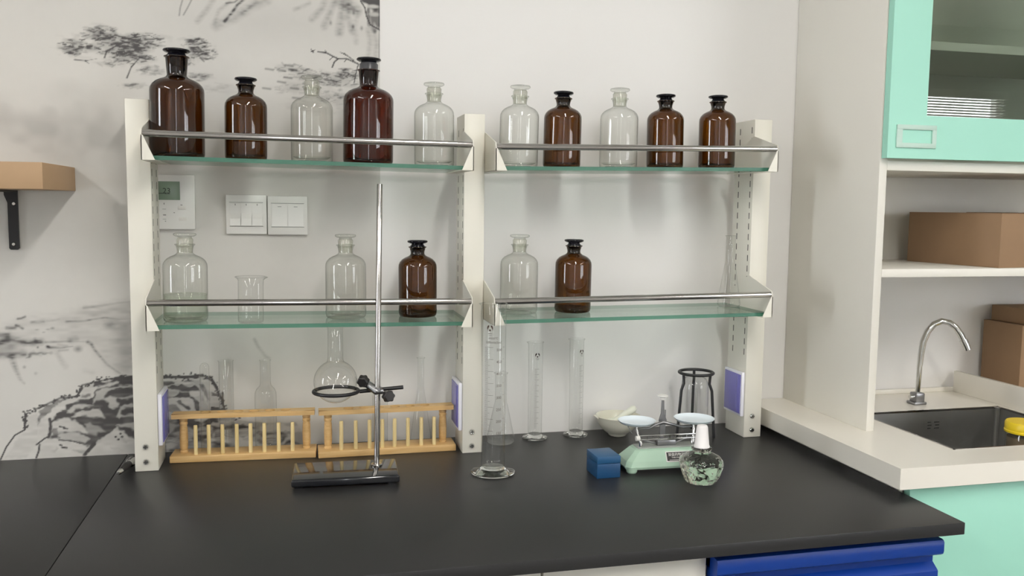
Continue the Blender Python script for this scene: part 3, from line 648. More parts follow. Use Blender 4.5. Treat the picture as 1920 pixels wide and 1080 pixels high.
# ------------------------------------------------------------------ thermostat and switches
th = thing('thermostat', 'white wall thermostat with a green display reading 23', 'thermostat', (.2070, -.0014, .5487))
MB().box(-.0430, .0430, -.013, 0, -.0585, .0585, .003).build('body', 'plastic', th)
MB().box(-.0405, .0130, -.0140, -.0128, .0045, .0440, .0004).build('display', 'lcd', th)
dg = MB(); text_into(dg, '23', .0165, lambda u_, v: (-.0135+u_, -.0143, .0185+v)); dg.box(-.0320, -.0195, -.0144, -.0141, .0178, .0192); dg.box(-.018, -.0065, -.0144, -.0141, .0170, .0180)
dg.build('digits', 'lcdink', th)
kb = MB()
for a, b, w_, h_ in ((-.0195, -.0035, .0018, .0035), (-.0195, -.0150, .0075, .0008), (.0155, -.0060, .0040, .0016), (-.0385, -.0225, .0018, .0018), (.0005, -.0225, .0030, .0014), (-.0190, -.0275, .0060, .0022), (-.0175, -.0410, .0022, .0016), (-.0195, -.0365, .0070, .0008)): kb.box(a-w_/2, a+w_/2, -.0135, -.0131, b-h_/2, b+h_/2)
kb.build('key_marks', 'greyprint', th)
for a, b in ((.0160, -.0120), (.0175, -.0360)): MB().box(a-.008, a+.008, -.0142, -.0128, b-.0035, b+.0035, .0005).build('button', 'plastic2', th)
def switch(x, n, label, z0=.5225, gloss=True):
    s_ = thing('light_switch', label, 'switch', (x, -.0014, z0))
    cp = MB().box(-.043, .043, -.010, 0, -.043, .043, .0022)
    for a in ((-.0355, .0355, -.0262, -.0252), (-.0355, .0355, .0262, .0272)): cp.box(a[0], a[1], -.0103, -.0098, a[2], a[3], 0, 1)
    cp.build('cover_plate', ['plastic', 'greyprint'], s_)
    w_ = .0345*2/n
    for k in range(n):
        a = -.0345+k*w_; r2 = MB()
        prof = [(-.0095, -.0250), (-.0145, -.0245), (-.0145, -.010), (-.0138, -.008), (-.0108, .002), (-.0105, .004), (-.0108, .0245), (-.0095, .0260)] if gloss else [(-.0095, -.0250), (-.0118, -.0245), (-.0118, .0255), (-.0095, .0260)]
        r2.prism(prof, a+.0006, a+w_-.0006, 'x'); rk_ = r2.build('rocker', 'plastic', s_)
        y_ = -.0108 if gloss else -.0119
        MB().box(a+w_/2-(.0008 if gloss else .004), a+w_/2+(.0008 if gloss else .004), y_-.0003, y_+.0004, .0185 if not gloss else .0195, .0197 if not gloss else .0235).build('indicator', 'greyprint', rk_)
switch(.3555, 3, 'three rocker light switch, left one of the two white wall plates', .5235)
switch(.4430, 2, 'two rocker light switch, right one of the two white wall plates', .5222, False)

# ------------------------------------------------------------------ reagent rack
PW, PY0, PY1 = .0451, -.1424, -.049
rack = thing('reagent_rack', 'cream steel reagent rack with glass shelves and steel rails on the worktop', 'shelf rack', (0, 0, 0))
for pi_, (x, hgt) in enumerate(((.1371, .75), (.8143, .7451), (1.5021, .7567))):
    p = MB(); p.box(x, x+PW, PY0, PY1, 0, hgt, .0015)
    sides = [(x+PW, 1)] if pi_ == 0 else ([(x, -1), (x+PW, 1)] if pi_ == 1 else [(x, -1)])
    for sx_, sg in sides:
        for yy in (-.130, -.074):
            z = .20
            while z < hgt-.03:
                a, b = sorted((sx_-sg*.0002, sx_+sg*.0003)); p.box(a, b, yy-.0013, yy+.0013, z, z+.0145, 0, 1); z += .025
    po = p.build('post', ['cream', 'slot'], rack)
    for z in ((.051, .0195), (.0478, .0160), (.0517, .0180))[pi_]:
        sc_ = MB(); cx_ = x+PW*.47; sc_.tube([(cx_, PY0, z), (cx_, PY0-.002, z), (cx_, PY0-.0042, z)], [.0066, .0062, .0042], 18)
        sc_.box(cx_-.004, cx_+.004, PY0-.0046, PY0-.0041, z-.0006, z+.0006, 0, 1); sc_.box(cx_-.0006, cx_+.0006, PY0-.0046, PY0-.0041, z-.004, z+.004, 0, 1)
        sc_.build('screw', ['chrome', 'slot'], po)
UNITS = {'UL': (.1822, .8143, .6280, .6213, .6768, .6722), 'UR': (.8594, 1.5021, .6222, .6330, .6702, .6818), 'LL': (.1822, .8143, .3052, .2998, .3570, .3510), 'LR': (.8594, 1.5021, .3014, .3068, .3498, .3565)}
GT = .008
def shelf_z(u_, x):
    x0, x1, a, b = UNITS[u_][:4]; return a+GT+(b-a)*(x-x0)/(x1-x0)
for k_, (x0, x1, za, zb_, ra, rb) in UNITS.items():
    for xx, sg, zb1, zr1 in ((x0, 1, za, ra), (x1, -1, zb_, rb)):
        b = MB(); o0, o1 = sorted((xx+sg*.0003, xx+sg*.0020))
        b.prism([(-.055, zb1-.001), (-.2515, zb1-.001), (-.2515, zr1-.003), (-.2475, zr1+.008), (-.1424, zr1+.036), (-.062, zr1-.002)], o0, o1, 'x')
        w0, w1 = xx+sg*.0003, xx+sg*.0245
        b.prism([(w0, zb1-.001), (w1, zb1-.001), (xx+sg*.004, zr1-.004), (w0, zr1-.004)], -.2515, -.2500, 'y')
        b.box(min(w0, w1), max(w0, w1), -.2500, -.06, zb1-.0015, zb1-.0002)
        b.build('bracket', 'cream', rack)
    g = MB(); xa, xb_ = x0+.0025, x1-.0025; ya, yb = -.2355, -.030
    V = {}
    for i, X in enumerate((xa, xb_)):
        zz = za+(zb_-za)*(X-x0)/(x1-x0)
        for j_, Y in enumerate((ya, yb)):
            for l_, Z in enumerate((zz, zz+GT)): V[i, j_, l_] = g.bm.verts.new((X, Y, Z))
    def F(*ks, mi=0): g.bm.faces.new([V[k] for k in ks]).material_index = mi
    F((0, 0, 0), (0, 1, 0), (1, 1, 0), (1, 0, 0)); F((0, 0, 1), (1, 0, 1), (1, 1, 1), (0, 1, 1))
    F((0, 0, 0), (1, 0, 0), (1, 0, 1), (0, 0, 1), mi=1); F((0, 1, 0), (0, 1, 1), (1, 1, 1), (1, 1, 0), mi=1)
    F((0, 0, 0), (0, 0, 1), (0, 1, 1), (0, 1, 0), mi=1); F((1, 0, 0), (1, 1, 0), (1, 1, 1), (1, 0, 1), mi=1)
    g.build('glass_shelf', ['shelfglass', 'shelfedge'], rack)
    MB().tube([(x0+.0021, -.2425, ra), (x1-.0021, -.2425, rb)], .0066, 20).build('rail', 'steel', rack)

# socket boxes with purple protective film on the posts' inner sides
def socket(x, sg, label):
    s_ = thing('power_socket', label, 'socket', (x+sg*.0003, -.0965, .1045), 0, None)
    def X(a, b): return sorted((sg*a, sg*b))
    a, b = X(0, .0085); MB().box(a, b, -.0435, .0435, -.0535, .0535, .002).build('cover_frame', 'socketwhite', s_)
    f = MB(); a, b = X(.0085, .0100); f.box(a, b, -.0395, .0385, -.0475, .0475, .0006); a, b = X(.0100, .0112); f.box(a, b, -.030, -.021, -.044, .044, .0005)
    tag(f.build('protective_film', 'film', s_), 'purple protective film')
socket(1.5021, -1, 'power socket with purple film low on the right rack post')
socket(.8143, -1, 'power socket with purple film low on the middle rack post')
socket(.1822, 1, 'power socket with purple film low on the left rack post')

# ------------------------------------------------------------------ reagent bottles
def bottle_proto(name, R, glass, plug, S=1.0, up=0.0, zsh=.1065, znk=.131, zlip=.1505, rn=.0163, rl=.0194, rd=.0220, label='', group=None, cat='bottle'):
    t = thing(name, label, cat, (0, 0, 0), 0, group)
    h = znk-zsh
    prof = [(0, .0045), (R*.70, .0035), (R*.80, .0005), (R*.90, 0), (R*.97, .0025), (R, .008), (R, zsh*.5), (R, zsh-.001), (R*.985, zsh+.22*h), (R*.92, zsh+.46*h), (R*.80, zsh+.68*h), (R*.64, zsh+.84*h), (R*.48, zsh+.95*h), (rn*.96, znk+.002), (rn*.90, znk+.005), (rn*.92, znk+.009),
            (rl*.88, zlip-.0035), (rl*.93, zlip-.0025), (rl, zlip-.0018), (rl, zlip-.0004), (rl*.94, zlip+.0004), (rn*1.02, zlip), (rn*.93, znk+.014)]
    MB().lathe(prof, seg=56).lathe([(0, .0075), (R*.75, .0075), (R*.90, .0110)], seg=56).build('body', glass, t, sharp=60)
    z0 = zlip+.0058+up; st = MB()
    pr = [(0, znk+.001+up*.3), (rn*.86, znk+.001+up*.3), (rn*.97, zlip+.0008+up), (rn*.80, z0-.001), (rn*.78, z0+.0005), (rd*.80, z0+.0012), (rd*.98, z0+.0035), (rd, z0+.0052), (rd*.96, z0+.0072), (rd*.72, z0+.0084), (0, z0+.0088)]
    MB().lathe(pr[:4], seg=40).build('stopper_plug', plug[0], t, sharp=60)
    MB().lathe([(0, z0-.001)]+pr[3:], seg=40).build('stopper_head', plug[1], t, sharp=60)
    return t
def put(t, u_, x, y, rz=0):
    x0, x1, a, b = UNITS[u_][:4]
    t.location = (x, y, shelf_z(u_, x)+.0004); t.rotation_euler = (0, -math.atan2(b-a, x1-x0), rz)
G1 = 'amber reagent bottles with black looking stoppers'; G2 = 'clear reagent bottles with glass stoppers'
def xof(pxc, py, y): return at(pxc, py, 'y', y).x
AM = bottle_proto('amber_bottle', .0412, 'amber', ('ambersolid', 'ambersolid'), label='x', group=G1)
CLB = bottle_proto('clear_bottle', .0422, 'clear', ('ground', 'clear'), up=.008, label='x', group=G2, zsh=.1085, znk=.133, zlip=.1535)
BIG = bottle_proto('amber_bottle', .0512, 'amberdark', ('ambersolid', 'ambersolid'), zsh=.130, znk=.157, zlip=.198, rn=.0205, rl=.0240, rd=.0258, label='large dark amber bottle with black stopper, leftmost on the upper shelf', group=G1)
BIG2 = bottle_proto('amber_bottle', .0515, 'amberred', (mat('grey_plug', (.06, .06, .065), .3), 'ambersolid'), up=.010, zsh=.130, znk=.157, zlip=.193, rn=.0200, rl=.0232, rd=.0252, label='large reddish amber bottle with raised stopper in front of the mural edge', group=G1)
put(BIG, 'UL', xof(332.5, 250, -.152), -.152); put(BIG2, 'UL', xof(690, 250, -.155), -.155)
used = {'a': False, 'c': False}
def place(kind, u_, px, y, label, rz=0):
    src = AM if kind == 'a' else CLB
    o = src if not used[kind] else copy_tree(src); used[kind] = True
    o['label'] = label; put(o, u_, xof(px, 230 if u_[0] == 'U' else 530, y), y, rz); return o
place('a', 'UL', 460.5, -.150, 'small amber bottle on the upper shelf, next right of the large leftmost one', .3)
place('c', 'UL', 584.5, -.150, 'clear bottle on the upper shelf between the small and the large amber bottles', 1.1)
place('c', 'UL', 814.5, -.150, 'clear bottle at the right end of the left upper shelf', 2.0)
place('c', 'UR', 972.5, -.155, 'clear bottle at the left end of the right upper shelf', 2.9)
place('a', 'UR', 1054, -.160, 'amber bottle between the two clear bottles of the right upper shelf', 3.4)
place('c', 'UR', 1160.5, -.155, 'clear bottle in the middle of the right upper shelf between amber bottles', 4.0)
place('a', 'UR', 1248.5, -.158, 'second amber bottle from the right end of the upper shelf', 4.9)
place('a', 'UR', 1345.5, -.160, 'rightmost amber bottle of the upper shelf', .9)
cw = place('c', 'LL', 347, -.178, 'clear bottle half filled with liquid at the left end of the lower shelf', .5)
place('c', 'LL', 648.5, -.145, 'empty clear bottle on the left lower shelf, left of the iron stand rod', 1.7)
place('a', 'LL', 783.5, -.135, 'amber bottle on the left lower shelf, right of the iron stand rod', 2.2)
place('c', 'LR', 972.5, -.121, 'clear bottle at the left end of the right lower shelf', 3.1)
place('a', 'LR', 1074, -.126, 'amber bottle alone in the middle left of the right lower shelf', 2.6)
MB().lathe([(0, .0055), (.037, .0052), (.0396, .009), (.0404, .012), (.0404, .0520), (.0412, .0535), (.0395, .0532), (0, .0530)], seg=56).build('liquid', 'water', cw)

# beaker and conical flask on the lower shelf
def beaker(name, label, R, H, loc, rz=0, lip=.0035, ry=0):
    t = thing(name, label, 'beaker', loc, rz, ry=ry)
    mb = MB(); seg = 56
    prof = [(0, .0012), (R*.85, .0008), (R*.96, .002), (R, .006), (R, H*.5), (R, H-.006), (R+lip*.35, H-.003), (R+lip, H), (R+lip*.8, H+.0008), (R+lip*.2, H-.0006)]
    mb.lathe(prof, seg=seg)
    for v in mb.bm.verts:            # pouring spout
        if v.co.z > H-.010:
            a = math.atan2(v.co.y, v.co.x); k = math.exp(-(a/.22)**2)*(v.co.z-(H-.010))/.010
            v.co.x *= 1+.16*k; v.co.y *= 1+.10*k
    mb.build('body', 'thin', t, sharp=60); return t
zz = shelf_z('LL', .372)
beaker('beaker', 'small clear glass beaker with spout on the left lower shelf', .0245, .091, (.372, -.212, zz+.0004), -.35, .0065, ry=.009)
def conical(name, label, RB, RN, H, zn, loc, rz=0, glass='thin', lip=.003):
    t = thing(name, label, 'flask', loc, rz)
    prof = [(0, .0015), (RB*.86, .0008), (RB*.96, .002), (RB, .006), (RB*.985, .011), (RN*1.25, zn-.010), (RN*1.03, zn), (RN, zn+.006), (RN, H-.004), (RN+lip*.6, H-.0016), (RN+lip, H-.0003), (RN+lip*.6, H), (RN*.92, H-.001)]
    MB().lathe(prof, seg=48).build('body', glass, t, sharp=60); return t
zz = shelf_z('LR', 1.466)
conical('conical_flask', 'narrow clear conical flask at the right end of the lower shelf', .0270, .0108, .170, .105, (xof(1368, 520, -.105), -.105, zz+.0004))

# ------------------------------------------------------------------ test tube racks
def rack_tt(label, fl, fr, pegs_px, peg_y, post_px, hol):
    a = math.atan2(fr[1]-fl[1], fr[0]-fl[0]); Lx = math.hypot(fr[0]-fl[0], fr[1]-fl[1])
    t = thing('test_tube_rack', label, 'rack', (fl[0], fl[1], 0), a)
    inv = Matrix.Rotation(-a, 4, 'Z')
    def lx(px, py, z_, yl):           # local x for a photo column at depth yl behind the front edge
        best = None
        p = at(px, py, 'y', fl[1]+yl+math.sin(a)*Lx/2); q_ = inv @ Vector((p.x-fl[0], p.y-fl[1], 0)); return q_.x
    MB().box(0, Lx, 0, .060, 0, .0145, .0015).build('base', 'rackwood', t)
    MB().holed(.002, Lx-.003, .016, .046, .0905, .1005, [Lx*h_ for h_ in hol], .0112).build('top_bar', 'rackwood', t)
    for px in post_px:
        x = lx(px, 800, 0, .031)
        pr = [(.0085, .0145), (.0085, .018), (.0070, .020), (.0080, .023), (.0085, .030), (.0088, .050), (.0080, .068), (.0072, .074), (.0085, .076), (.0085, .080), (.0072, .0815), (.0085, .083), (.0085, .0905)]
        MB().lathe(pr, cx=x, cy=.031, seg=24, capb=True, capt=True).build('post', 'rackwood', t)
    for px in pegs_px:
        x = lx(px, 825, 0, .010); MB().lathe([(.0042, .0140), (.0041, .076), (.0036, .0775), (0, .0780)], cx=x, cy=.0105, seg=14).build('peg', 'pegwood', t)
    return t
rack_tt('wooden test tube rack at the left, behind the left rack post', (.1965, -.0945), (.4975, -.1113), (366, 391, 417, 444, 470, 496, 523, 549), 0, (343, 575), (.235, .345, .455, .565, .675, .785))
rack_tt('wooden test tube rack behind the iron stand, right of the other rack', (.5025, -.1206), (.8044, -.1181), (640, 667, 693, 717, 740, 765, 790, 814), 0, (615, 830), (.22, .33, .44, .56, .67, .78))

def tube_thing(label, x, y, z0, R, H, closed_top=True, name='test_tube', cat='test tube', group=None):
    t = thing(name, label, cat, (x, y, z0), 0, group)
    if closed_top: prof = [(R*.94, .001), (R, 0), (R, .002), (R, H*.5), (R, H-R)]+[(R*math.cos(a), H-R+R*math.sin(a)) for a in (PI/10, PI/5, PI*3/10, PI*4/10)]+[(0, H)]
    else: prof = [(0, .0015), (R*.9, .001), (R, .004), (R, H*.5), (R, H-.002), (R+.0015, H-.0008), (R*.97, H)]
    MB().lathe(prof, seg=40).build('body', 'thin', t, sharp=60); return t
x1_ = .1965+.235*.3015; tube_thing('tall clear test tube standing upside down through the left wooden rack', x1_, -.0945+.031-.004, .0150, .0096, .193)
tube_thing('wide straight clear glass tube between wall and left test tube rack', xof(424, 720, -.019), -.019, .0003, .0155, .203, False, 'glass_tube', 'glass tube')
t = thing('glass_flask', 'clear round shouldered glass flask behind the left test tube rack', 'flask', (xof(498, 740, -.026), -.026, .0003))
MB().lathe([(0, .0015), (.018, .001), (.0225, .003), (.0235, .008), (.0235, .120), (.0228, .130), (.0195, .138), (.0145, .143), (.0118, .147), (.0112, .155), (.0112, .200), (.0128, .2025), (.0108, .203)], seg=48).build('body', 'thin', t, sharp=60)
tube_thing('wide clear glass tube standing upside down behind the iron stand rod', xof(713, 800, -.028), -.028, .0003, .0172, .128)
conical('conical_flask', 'faint clear conical flask behind the right test tube rack', .0245, .0072, .198, .125, (xof(789, 740, -.027), -.027, .0003))

# ------------------------------------------------------------------ iron stand with ring, and flask on it
sl, sr_ = Vector((.4468, -.3215, 0)), Vector((.6545, -.3300, 0)); a = math.atan2(sr_.y-sl.y, sr_.x-sl.x); Lx = (sr_-sl).length
st = thing('iron_stand', 'iron stand with black rectangular base, steel rod and ring clamp', 'stand', (sl.x, sl.y, 0), a)
MB().box(0, Lx, 0, .118, .003, .0185, .004, seg=3).box(.006, .022, .006, .112, 0, .004).box(Lx-.022, Lx-.006, .006, .112, 0, .004).build('base', 'blackgloss', st)
rp = Matrix.Rotation(-a, 4, 'Z') @ (at(706, 872, 'z', .0185)-sl); rp.z = 0
rtop = .5895; lean = Vector((.008, 0, 0))
def rod(z_): return Vector((rp.x, rp.y, z_))+lean*(z_/rtop)
MB().tube([rod(.017), rod(rtop-.001), rod(rtop)], [.0055, .0055, .0048], 20).build('rod', 'steel', st)
MB().lathe([(.0055, .0185), (.0115, .0185), (.0118, .0205), (.0105, .0225), (.0055, .0228)], cx=rp.x, cy=rp.y, seg=24).build('collar', 'steel', st)
cz_ = .1755; cr_ = rod(cz_); ya = cr_.y+.016
def loc_at(px, py, yw):
    p = at(px, py, 'y', yw); return Matrix.Rotation(-a, 4, 'Z') @ (p-sl)
yw = -.238
pe = loc_at(756, 726, yw); ps = loc_at(673, 734, yw); pL = loc_at(587, 733, yw)
MB().tube([ps+Vector((.001, 0, 0)), pe], .0040, 16).build('ring_arm', 'blackmetal', st)
rc = (ps+pL)/2; rr = (ps-pL).length/2-.001
MB().tube([(rc.x+rr*math.cos(2*PI*k/56), rc.y+rr*math.sin(2*PI*k/56), rc.z) for k in range(56)], .0037, 12, closed=True).build('support_ring', 'blackmetal', st)
bh = MB(); c2 = Vector((cr_.x, cr_.y, cz_))
bh.tube([c2+Vector((0, -.0005, -.004)), c2+Vector((0, -.0005, .004))], .0090, 20)
bh.tube([c2+Vector((-.021, .010, .010)), c2+Vector((-.012, .006, .004)), c2+Vector((-.002, -.003, -.003)), c2+Vector((.010, .0, -.004))], [.0075, .0085, .0080, .0060], 14)
bhd = bh.build('boss_head', 'pewter', st)
def knob(c, ax, label=None):
    k = MB(); k.lathe([(0, -.008), (.0095, -.008), (.0112, -.006), (.0112, .006), (.0095, .008), (0, .008)], seg=42, lobe=.09, nl=6)
    o = k.build('clamp_knob', 'blackplastic', bhd); o.location = c; o.rotation_euler = ax; return o
knob(c2+Vector((-.0285, .006, .0165)), (PI/2+.3, 0, -.3)); knob(c2+Vector((.0215, -.006, -.0135)), (PI/2-.2, 0, .4))
w_rc = Vector((sl.x, sl.y, 0))+(Matrix.Rotation(a, 4, 'Z') @ rc)
Rf = .0435; zc_ = math.sqrt(Rf**2-(rr-.0030)**2) if rr-.003 < Rf else 0
Rf = max(Rf, rr-.001); off = math.sqrt(max(Rf**2-(rr-.0030)**2, 0)); 
fl = thing('round_bottom_flask', 'clear round bottomed flask with long neck resting on the stand ring', 'flask', (w_rc.x-.001, w_rc.y, rc.z+.0025))
zc_ = off
fb_z = at(630, 757, 'y', w_rc.y-.01).z-(rc.z+.0025); zc_ = Rf+fb_z
prof = [(0, zc_-Rf)]+[(Rf*math.sin(q_), zc_-Rf*math.cos(q_)) for q_ in np.linspace(.12, PI-.42, 26)]
ft = at(632, 611, 'y', w_rc.y).z-(rc.z+.0025); rn = .0152; zn = zc_+Rf*math.cos(.36)
prof += [(rn*1.02, zn+.004), (rn, zn+.010), (rn, ft-.004), (rn+.0020, ft-.002), (rn+.0028, ft-.0005), (rn+.001, ft)]
MB().lathe([(float(r), float(z)) for r, z in prof], seg=56).build('body', 'thin', fl, sharp=60)

# ------------------------------------------------------------------ measuring cylinders
def cylinder(label, x, y, R, H, RB, rot, big):
    t = thing('measuring_cylinder', label, 'cylinder', (x, y, 0), 0, 'measuring cylinders')
    zb = RB*.22
    mb = MB(); prof = [(0, zb+.002), (R*.7, zb+.0018), (R*.95, zb+.005), (R, zb+.010), (R, H*.5), (R, H-.004), (R+.0012, H-.002), (R+.0026, H), (R+.0018, H+.0006), (R*.98, H-.0008)]
    mb.lathe(prof, seg=48)
    for v in mb.bm.verts:
        if v.co.z > H-.010:
            a_ = math.atan2(v.co.y, v.co.x); k = math.exp(-((abs(a_)-PI)/.30)**2)*(v.co.z-(H-.010))/.010; v.co.x *= 1+.20*k
    mb.build('body', 'thin', t, sharp=60)
    MB().lathe([(0, .0005), (RB*.93, 0), (RB, .0015), (RB, RB*.08), (RB*.93, RB*.13), (R*1.08, zb*.92), (R*.98, zb+.002), (R*.9, zb+.004), (0, zb+.0035)], seg=56, lobe=0 if big else .02, nl=8).build('foot', 'solid', t, sharp=50)
    # print wrapped on the glass
    toc = math.atan2(CAM[1]-y, CAM[0]-x)
    ink = MB(); e_ = R+.0003
    def wrap(u_, v): 
        an_ = toc+rot+u_/R; return (e_*math.cos(an_), e_*math.sin(an_), v)
    def band(u0, u1, v0, v1):
        n_ = max(1, int((u1-u0)/.003)); 
        for i in range(n_):
            a0, a1 = u0+(u1-u0)*i/n_, u0+(u1-u0)*(i+1)/n_
            ink.bm.faces.new([ink.bm.verts.new(wrap(*q_)) for q_ in ((a0, v0), (a1, v0), (a1, v1), (a0, v1))])
    if big:
        top_, pit = at(920, 652, 'y', y-R).z, None
        pit = (at(920, 652, 'y', y-R).z-at(920, 809, 'y', y-R).z)/7
        for k in range(8):
            v = top_-k*pit; band(-.020, -.001, v-.00025, v+.00025); band(.020, .024, v-.00025, v+.00025)
            text_into(ink, str(500-50*k), .0078, lambda u_, w_: wrap(u_+.011, v+w_-.0075), 0)
            for m_ in range(1, 10):
                vv = v-m_*pit/10; band(-.020, -.012 if m_ != 5 else -.008, vv-.0002, vv+.0002)
        for m_ in range(1, 6): vv = top_-7*pit-m_*pit/10; band(-.020, -.012, vv-.0002, vv+.0002)
        lz = at(910, 617, 'y', y-R).z; lu = -.0085; text_into(ink, '500ml±5ml', .0072, lambda u_, w_: wrap(u_-.001, top_+.0078+w_), 0); text_into(ink, 'IN20℃', .0060, lambda u_, w_: wrap(u_-.001, top_+.0165+w_), 0); S_ = 1
        tiny = lz-.0145
    else:
        lz = H-.030; lu = 0; S_ = .85; tiny = lz-.0105
        for k in range(11):
            v = H-.062-k*.0130; band(-.006, .004, v-.0002, v+.0002)
            for m_ in range(1, 5): vv = v-m_*.0026; band(-.006, -.001, vv-.00015, vv+.00015)
    # emblem: two dark leaves round a dot
    for sg in (-1, 1):
        pts = [(.0016, .0068), (.0045, .0062), (.0064, .0030), (.0062, -.0010), (.0040, -.0048), (.0046, -.0010), (.0030, .0020), (.0016, .0035)]
        vs = [ink.bm.verts.new(wrap(lu+sg*p[0]*S_, lz+p[1]*S_)) for p in pts]; ink.bm.faces.new(vs if sg > 0 else vs[::-1])
    vs = [ink.bm.verts.new(wrap(lu+.0021*S_*math.cos(2*PI*i/12), lz-.0034*S_+.0021*S_*math.sin(2*PI*i/12))) for i in range(12)]; ink.bm.faces.new(vs)
    band(lu-.0045*S_, lu+.0045*S_, tiny+.004*S_, tiny+.0048*S_); band(lu-.003*S_, lu+.004*S_, tiny+.0005, tiny+.0011)
    ink.build('printed_scale', 'ink' if not big else 'brownink', t, fix=False)
    return t
cylinder('large clear measuring cylinder with brown scale in front of the middle post', .8505, -.2925, .0245, .352, .0455, 0.0, True)
cylinder('small clear measuring cylinder behind, left one of the slim pair', 1.0065, -.0480, .0166, .231, .0300, .25, False)
cylinder('small clear measuring cylinder behind, right one of the slim pair', 1.1110, -.0400, .0166, .2345, .0298, .75, False)
conical('conical_flask', 'clear conical flask standing just behind the large measuring cylinder', .0330, .0135, .165, .095, (xof(939, 760, -.072), -.072, .0003))

# ------------------------------------------------------------------ mortar and pestle
mo = thing('mortar', 'cream porcelain mortar bowl near the wall, left of the balance', 'mortar', (1.2100, -.062, 0))
MB().lathe([(0, 0), (.019, 0), (.022, .0025), (.0225, .005), (.030, .010), (.041, .020), (.049, .033), (.0535, .047), (.0545, .0490), (.053, .0500), (.0510, .049), (.046, .035), (.036, .020), (.022, .011), (0, .008)], seg=56).build('body', 'porcelain', mo, sharp=60)
lipm = MB(); lipm.prism([(-.0535, .044), (-.0575, .0475), (-.0575, .0490), (-.050, .0495)], -.012, .012, 'y'); lipm.build('pouring_lip', 'porcelain', mo)
p0 = Vector((1.186, -.052, .0225)); p1 = at(1192, 764, 'y', -.075)
pe_ = thing('pestle', 'pale porcelain pestle leaning in the mortar, handle to the right', 'pestle', p0)
dv = p1-p0
MB().tube([dv*t_ for t_ in (-.02, 0, .06, .16, .28, .45, .75, .93, 1.0)], [.006, .010, .0125, .0115, .0075, .0068, .0085, .0085, .0050], 20).build('body', 'porcelainpale', pe_, sharp=60)

# ------------------------------------------------------------------ weights box
bb = thing('weights_box', 'small dark blue lidded box on the worktop, left of the balance', 'box', (1.0485, -.3770, 0), .02)
MB().box(0, .0500, 0, .0640, 0, .030, .0010).build('body', 'bluebox', bb); MB().box(-.0004, .0504, -.0004, .0644, .0305, .0450, .0015).build('lid', 'blueboxtop', bb)

# ------------------------------------------------------------------ table balance
ba = thing('table_balance', 'mint green table balance with two white pans and chrome beam', 'balance', (1.2175, -.3250, 0), -.03)
def frust(mb, b, t_, z0, z1, mi=0):
    A = [mb.bm.verts.new((x, y, z0)) for x, y in b]; B = [mb.bm.verts.new((x, y, z1)) for x, y in t_]; n_ = len(b)
    for i in range(n_): mb.bm.faces.new([A[i], A[(i+1) % n_], B[(i+1) % n_], B[i]]).material_index = mi
    mb.bm.faces.new(A[::-1]).material_index = mi; mb.bm.faces.new(B).material_index = mi
def octo(lx, ly, c): return [(-lx+c, -ly), (lx-c, -ly), (lx, -ly+c), (lx, ly-c), (lx-c, ly), (-lx+c, ly), (-lx, ly-c), (-lx, -ly+c)]
bs = MB(); t2 = bmesh.new(); s2 = MB(); 
frust(s2, octo(.097, .039, .008), octo(.099, .0400, .010), .0085, .013); frust(s2, octo(.099, .0400, .010), octo(.094, .036, .010), .013, .024); frust(s2, octo(.094, .036, .010), octo(.0730, .0250, .008), .024, .0440); frust(s2, octo(.0730, .0250, .008), octo(.0690, .0220, .008), .0440, .0462)
for sx_ in (-1, 1):
    for sy_ in (-1, 1): s2.lathe([(0, 0), (.0085, 0), (.011, .003), (.012, .014), (0, .016)], cx=sx_*.084, cy=sy_*.030, seg=20)
bmesh.ops.remove_doubles(s2.bm, verts=s2.bm.verts[:], dist=1e-5)
bsb = s2.build('base', 'mintcast', ba, sharp=25)
MB().box(-.066, .066, -.0185, .0185, .0462, .0480, .001).build('top_plate', 'greycast', ba)
# name plate on the sloping front
nrm = Vector((0, -(.0440-.024), -(.011)*-1)); sl_d = Vector((0, .0110, .0200)).normalized(); nn = Vector((0, -sl_d.z, sl_d.y))
pc = Vector((.0165, -.0320, .0313))+nn*.0006
def pl(u_, v, h=0): return pc+Vector((u_, 0, 0))+sl_d*v+nn*h
pm = MB()
def plate(mb, u0, u1, v0, v1, h0, h1, mi):
    A = [mb.bm.verts.new(pl(u_, v, h0)) for u_, v in ((u0, v0), (u1, v0), (u1, v1), (u0, v1))]; B = [mb.bm.verts.new(pl(u_, v, h1)) for u_, v in ((u0, v0), (u1, v0), (u1, v1), (u0, v1))]
    mb.bm.faces.new(B).material_index = mi
    for i in range(4): mb.bm.faces.new([A[i], A[(i+1) % 4], B[(i+1) % 4], B[i]]).material_index = mi
plate(pm, -.0270, .0270, -.0115, .0105, -.001, .0004, 0); plate(pm, -.0250, .0250, -.0095, .0088, .0004, .0007, 1)
text_into(pm, '架盘药物天平', .0072, lambda u_, v: pl(u_, v+.0010, .0009), 0); text_into(pm, 'TABLE BALANCE', .0040, lambda u_, v: pl(u_, v-.0040, .0009), 0)
plate(pm, -.0200, .0200, -.0080, -.0072, .0007, .0009, 0)
tag(pm.build('name_plate', ['plastic', 'blackplastic'], ba, fix=False), 'black name plate with white border and lettering')
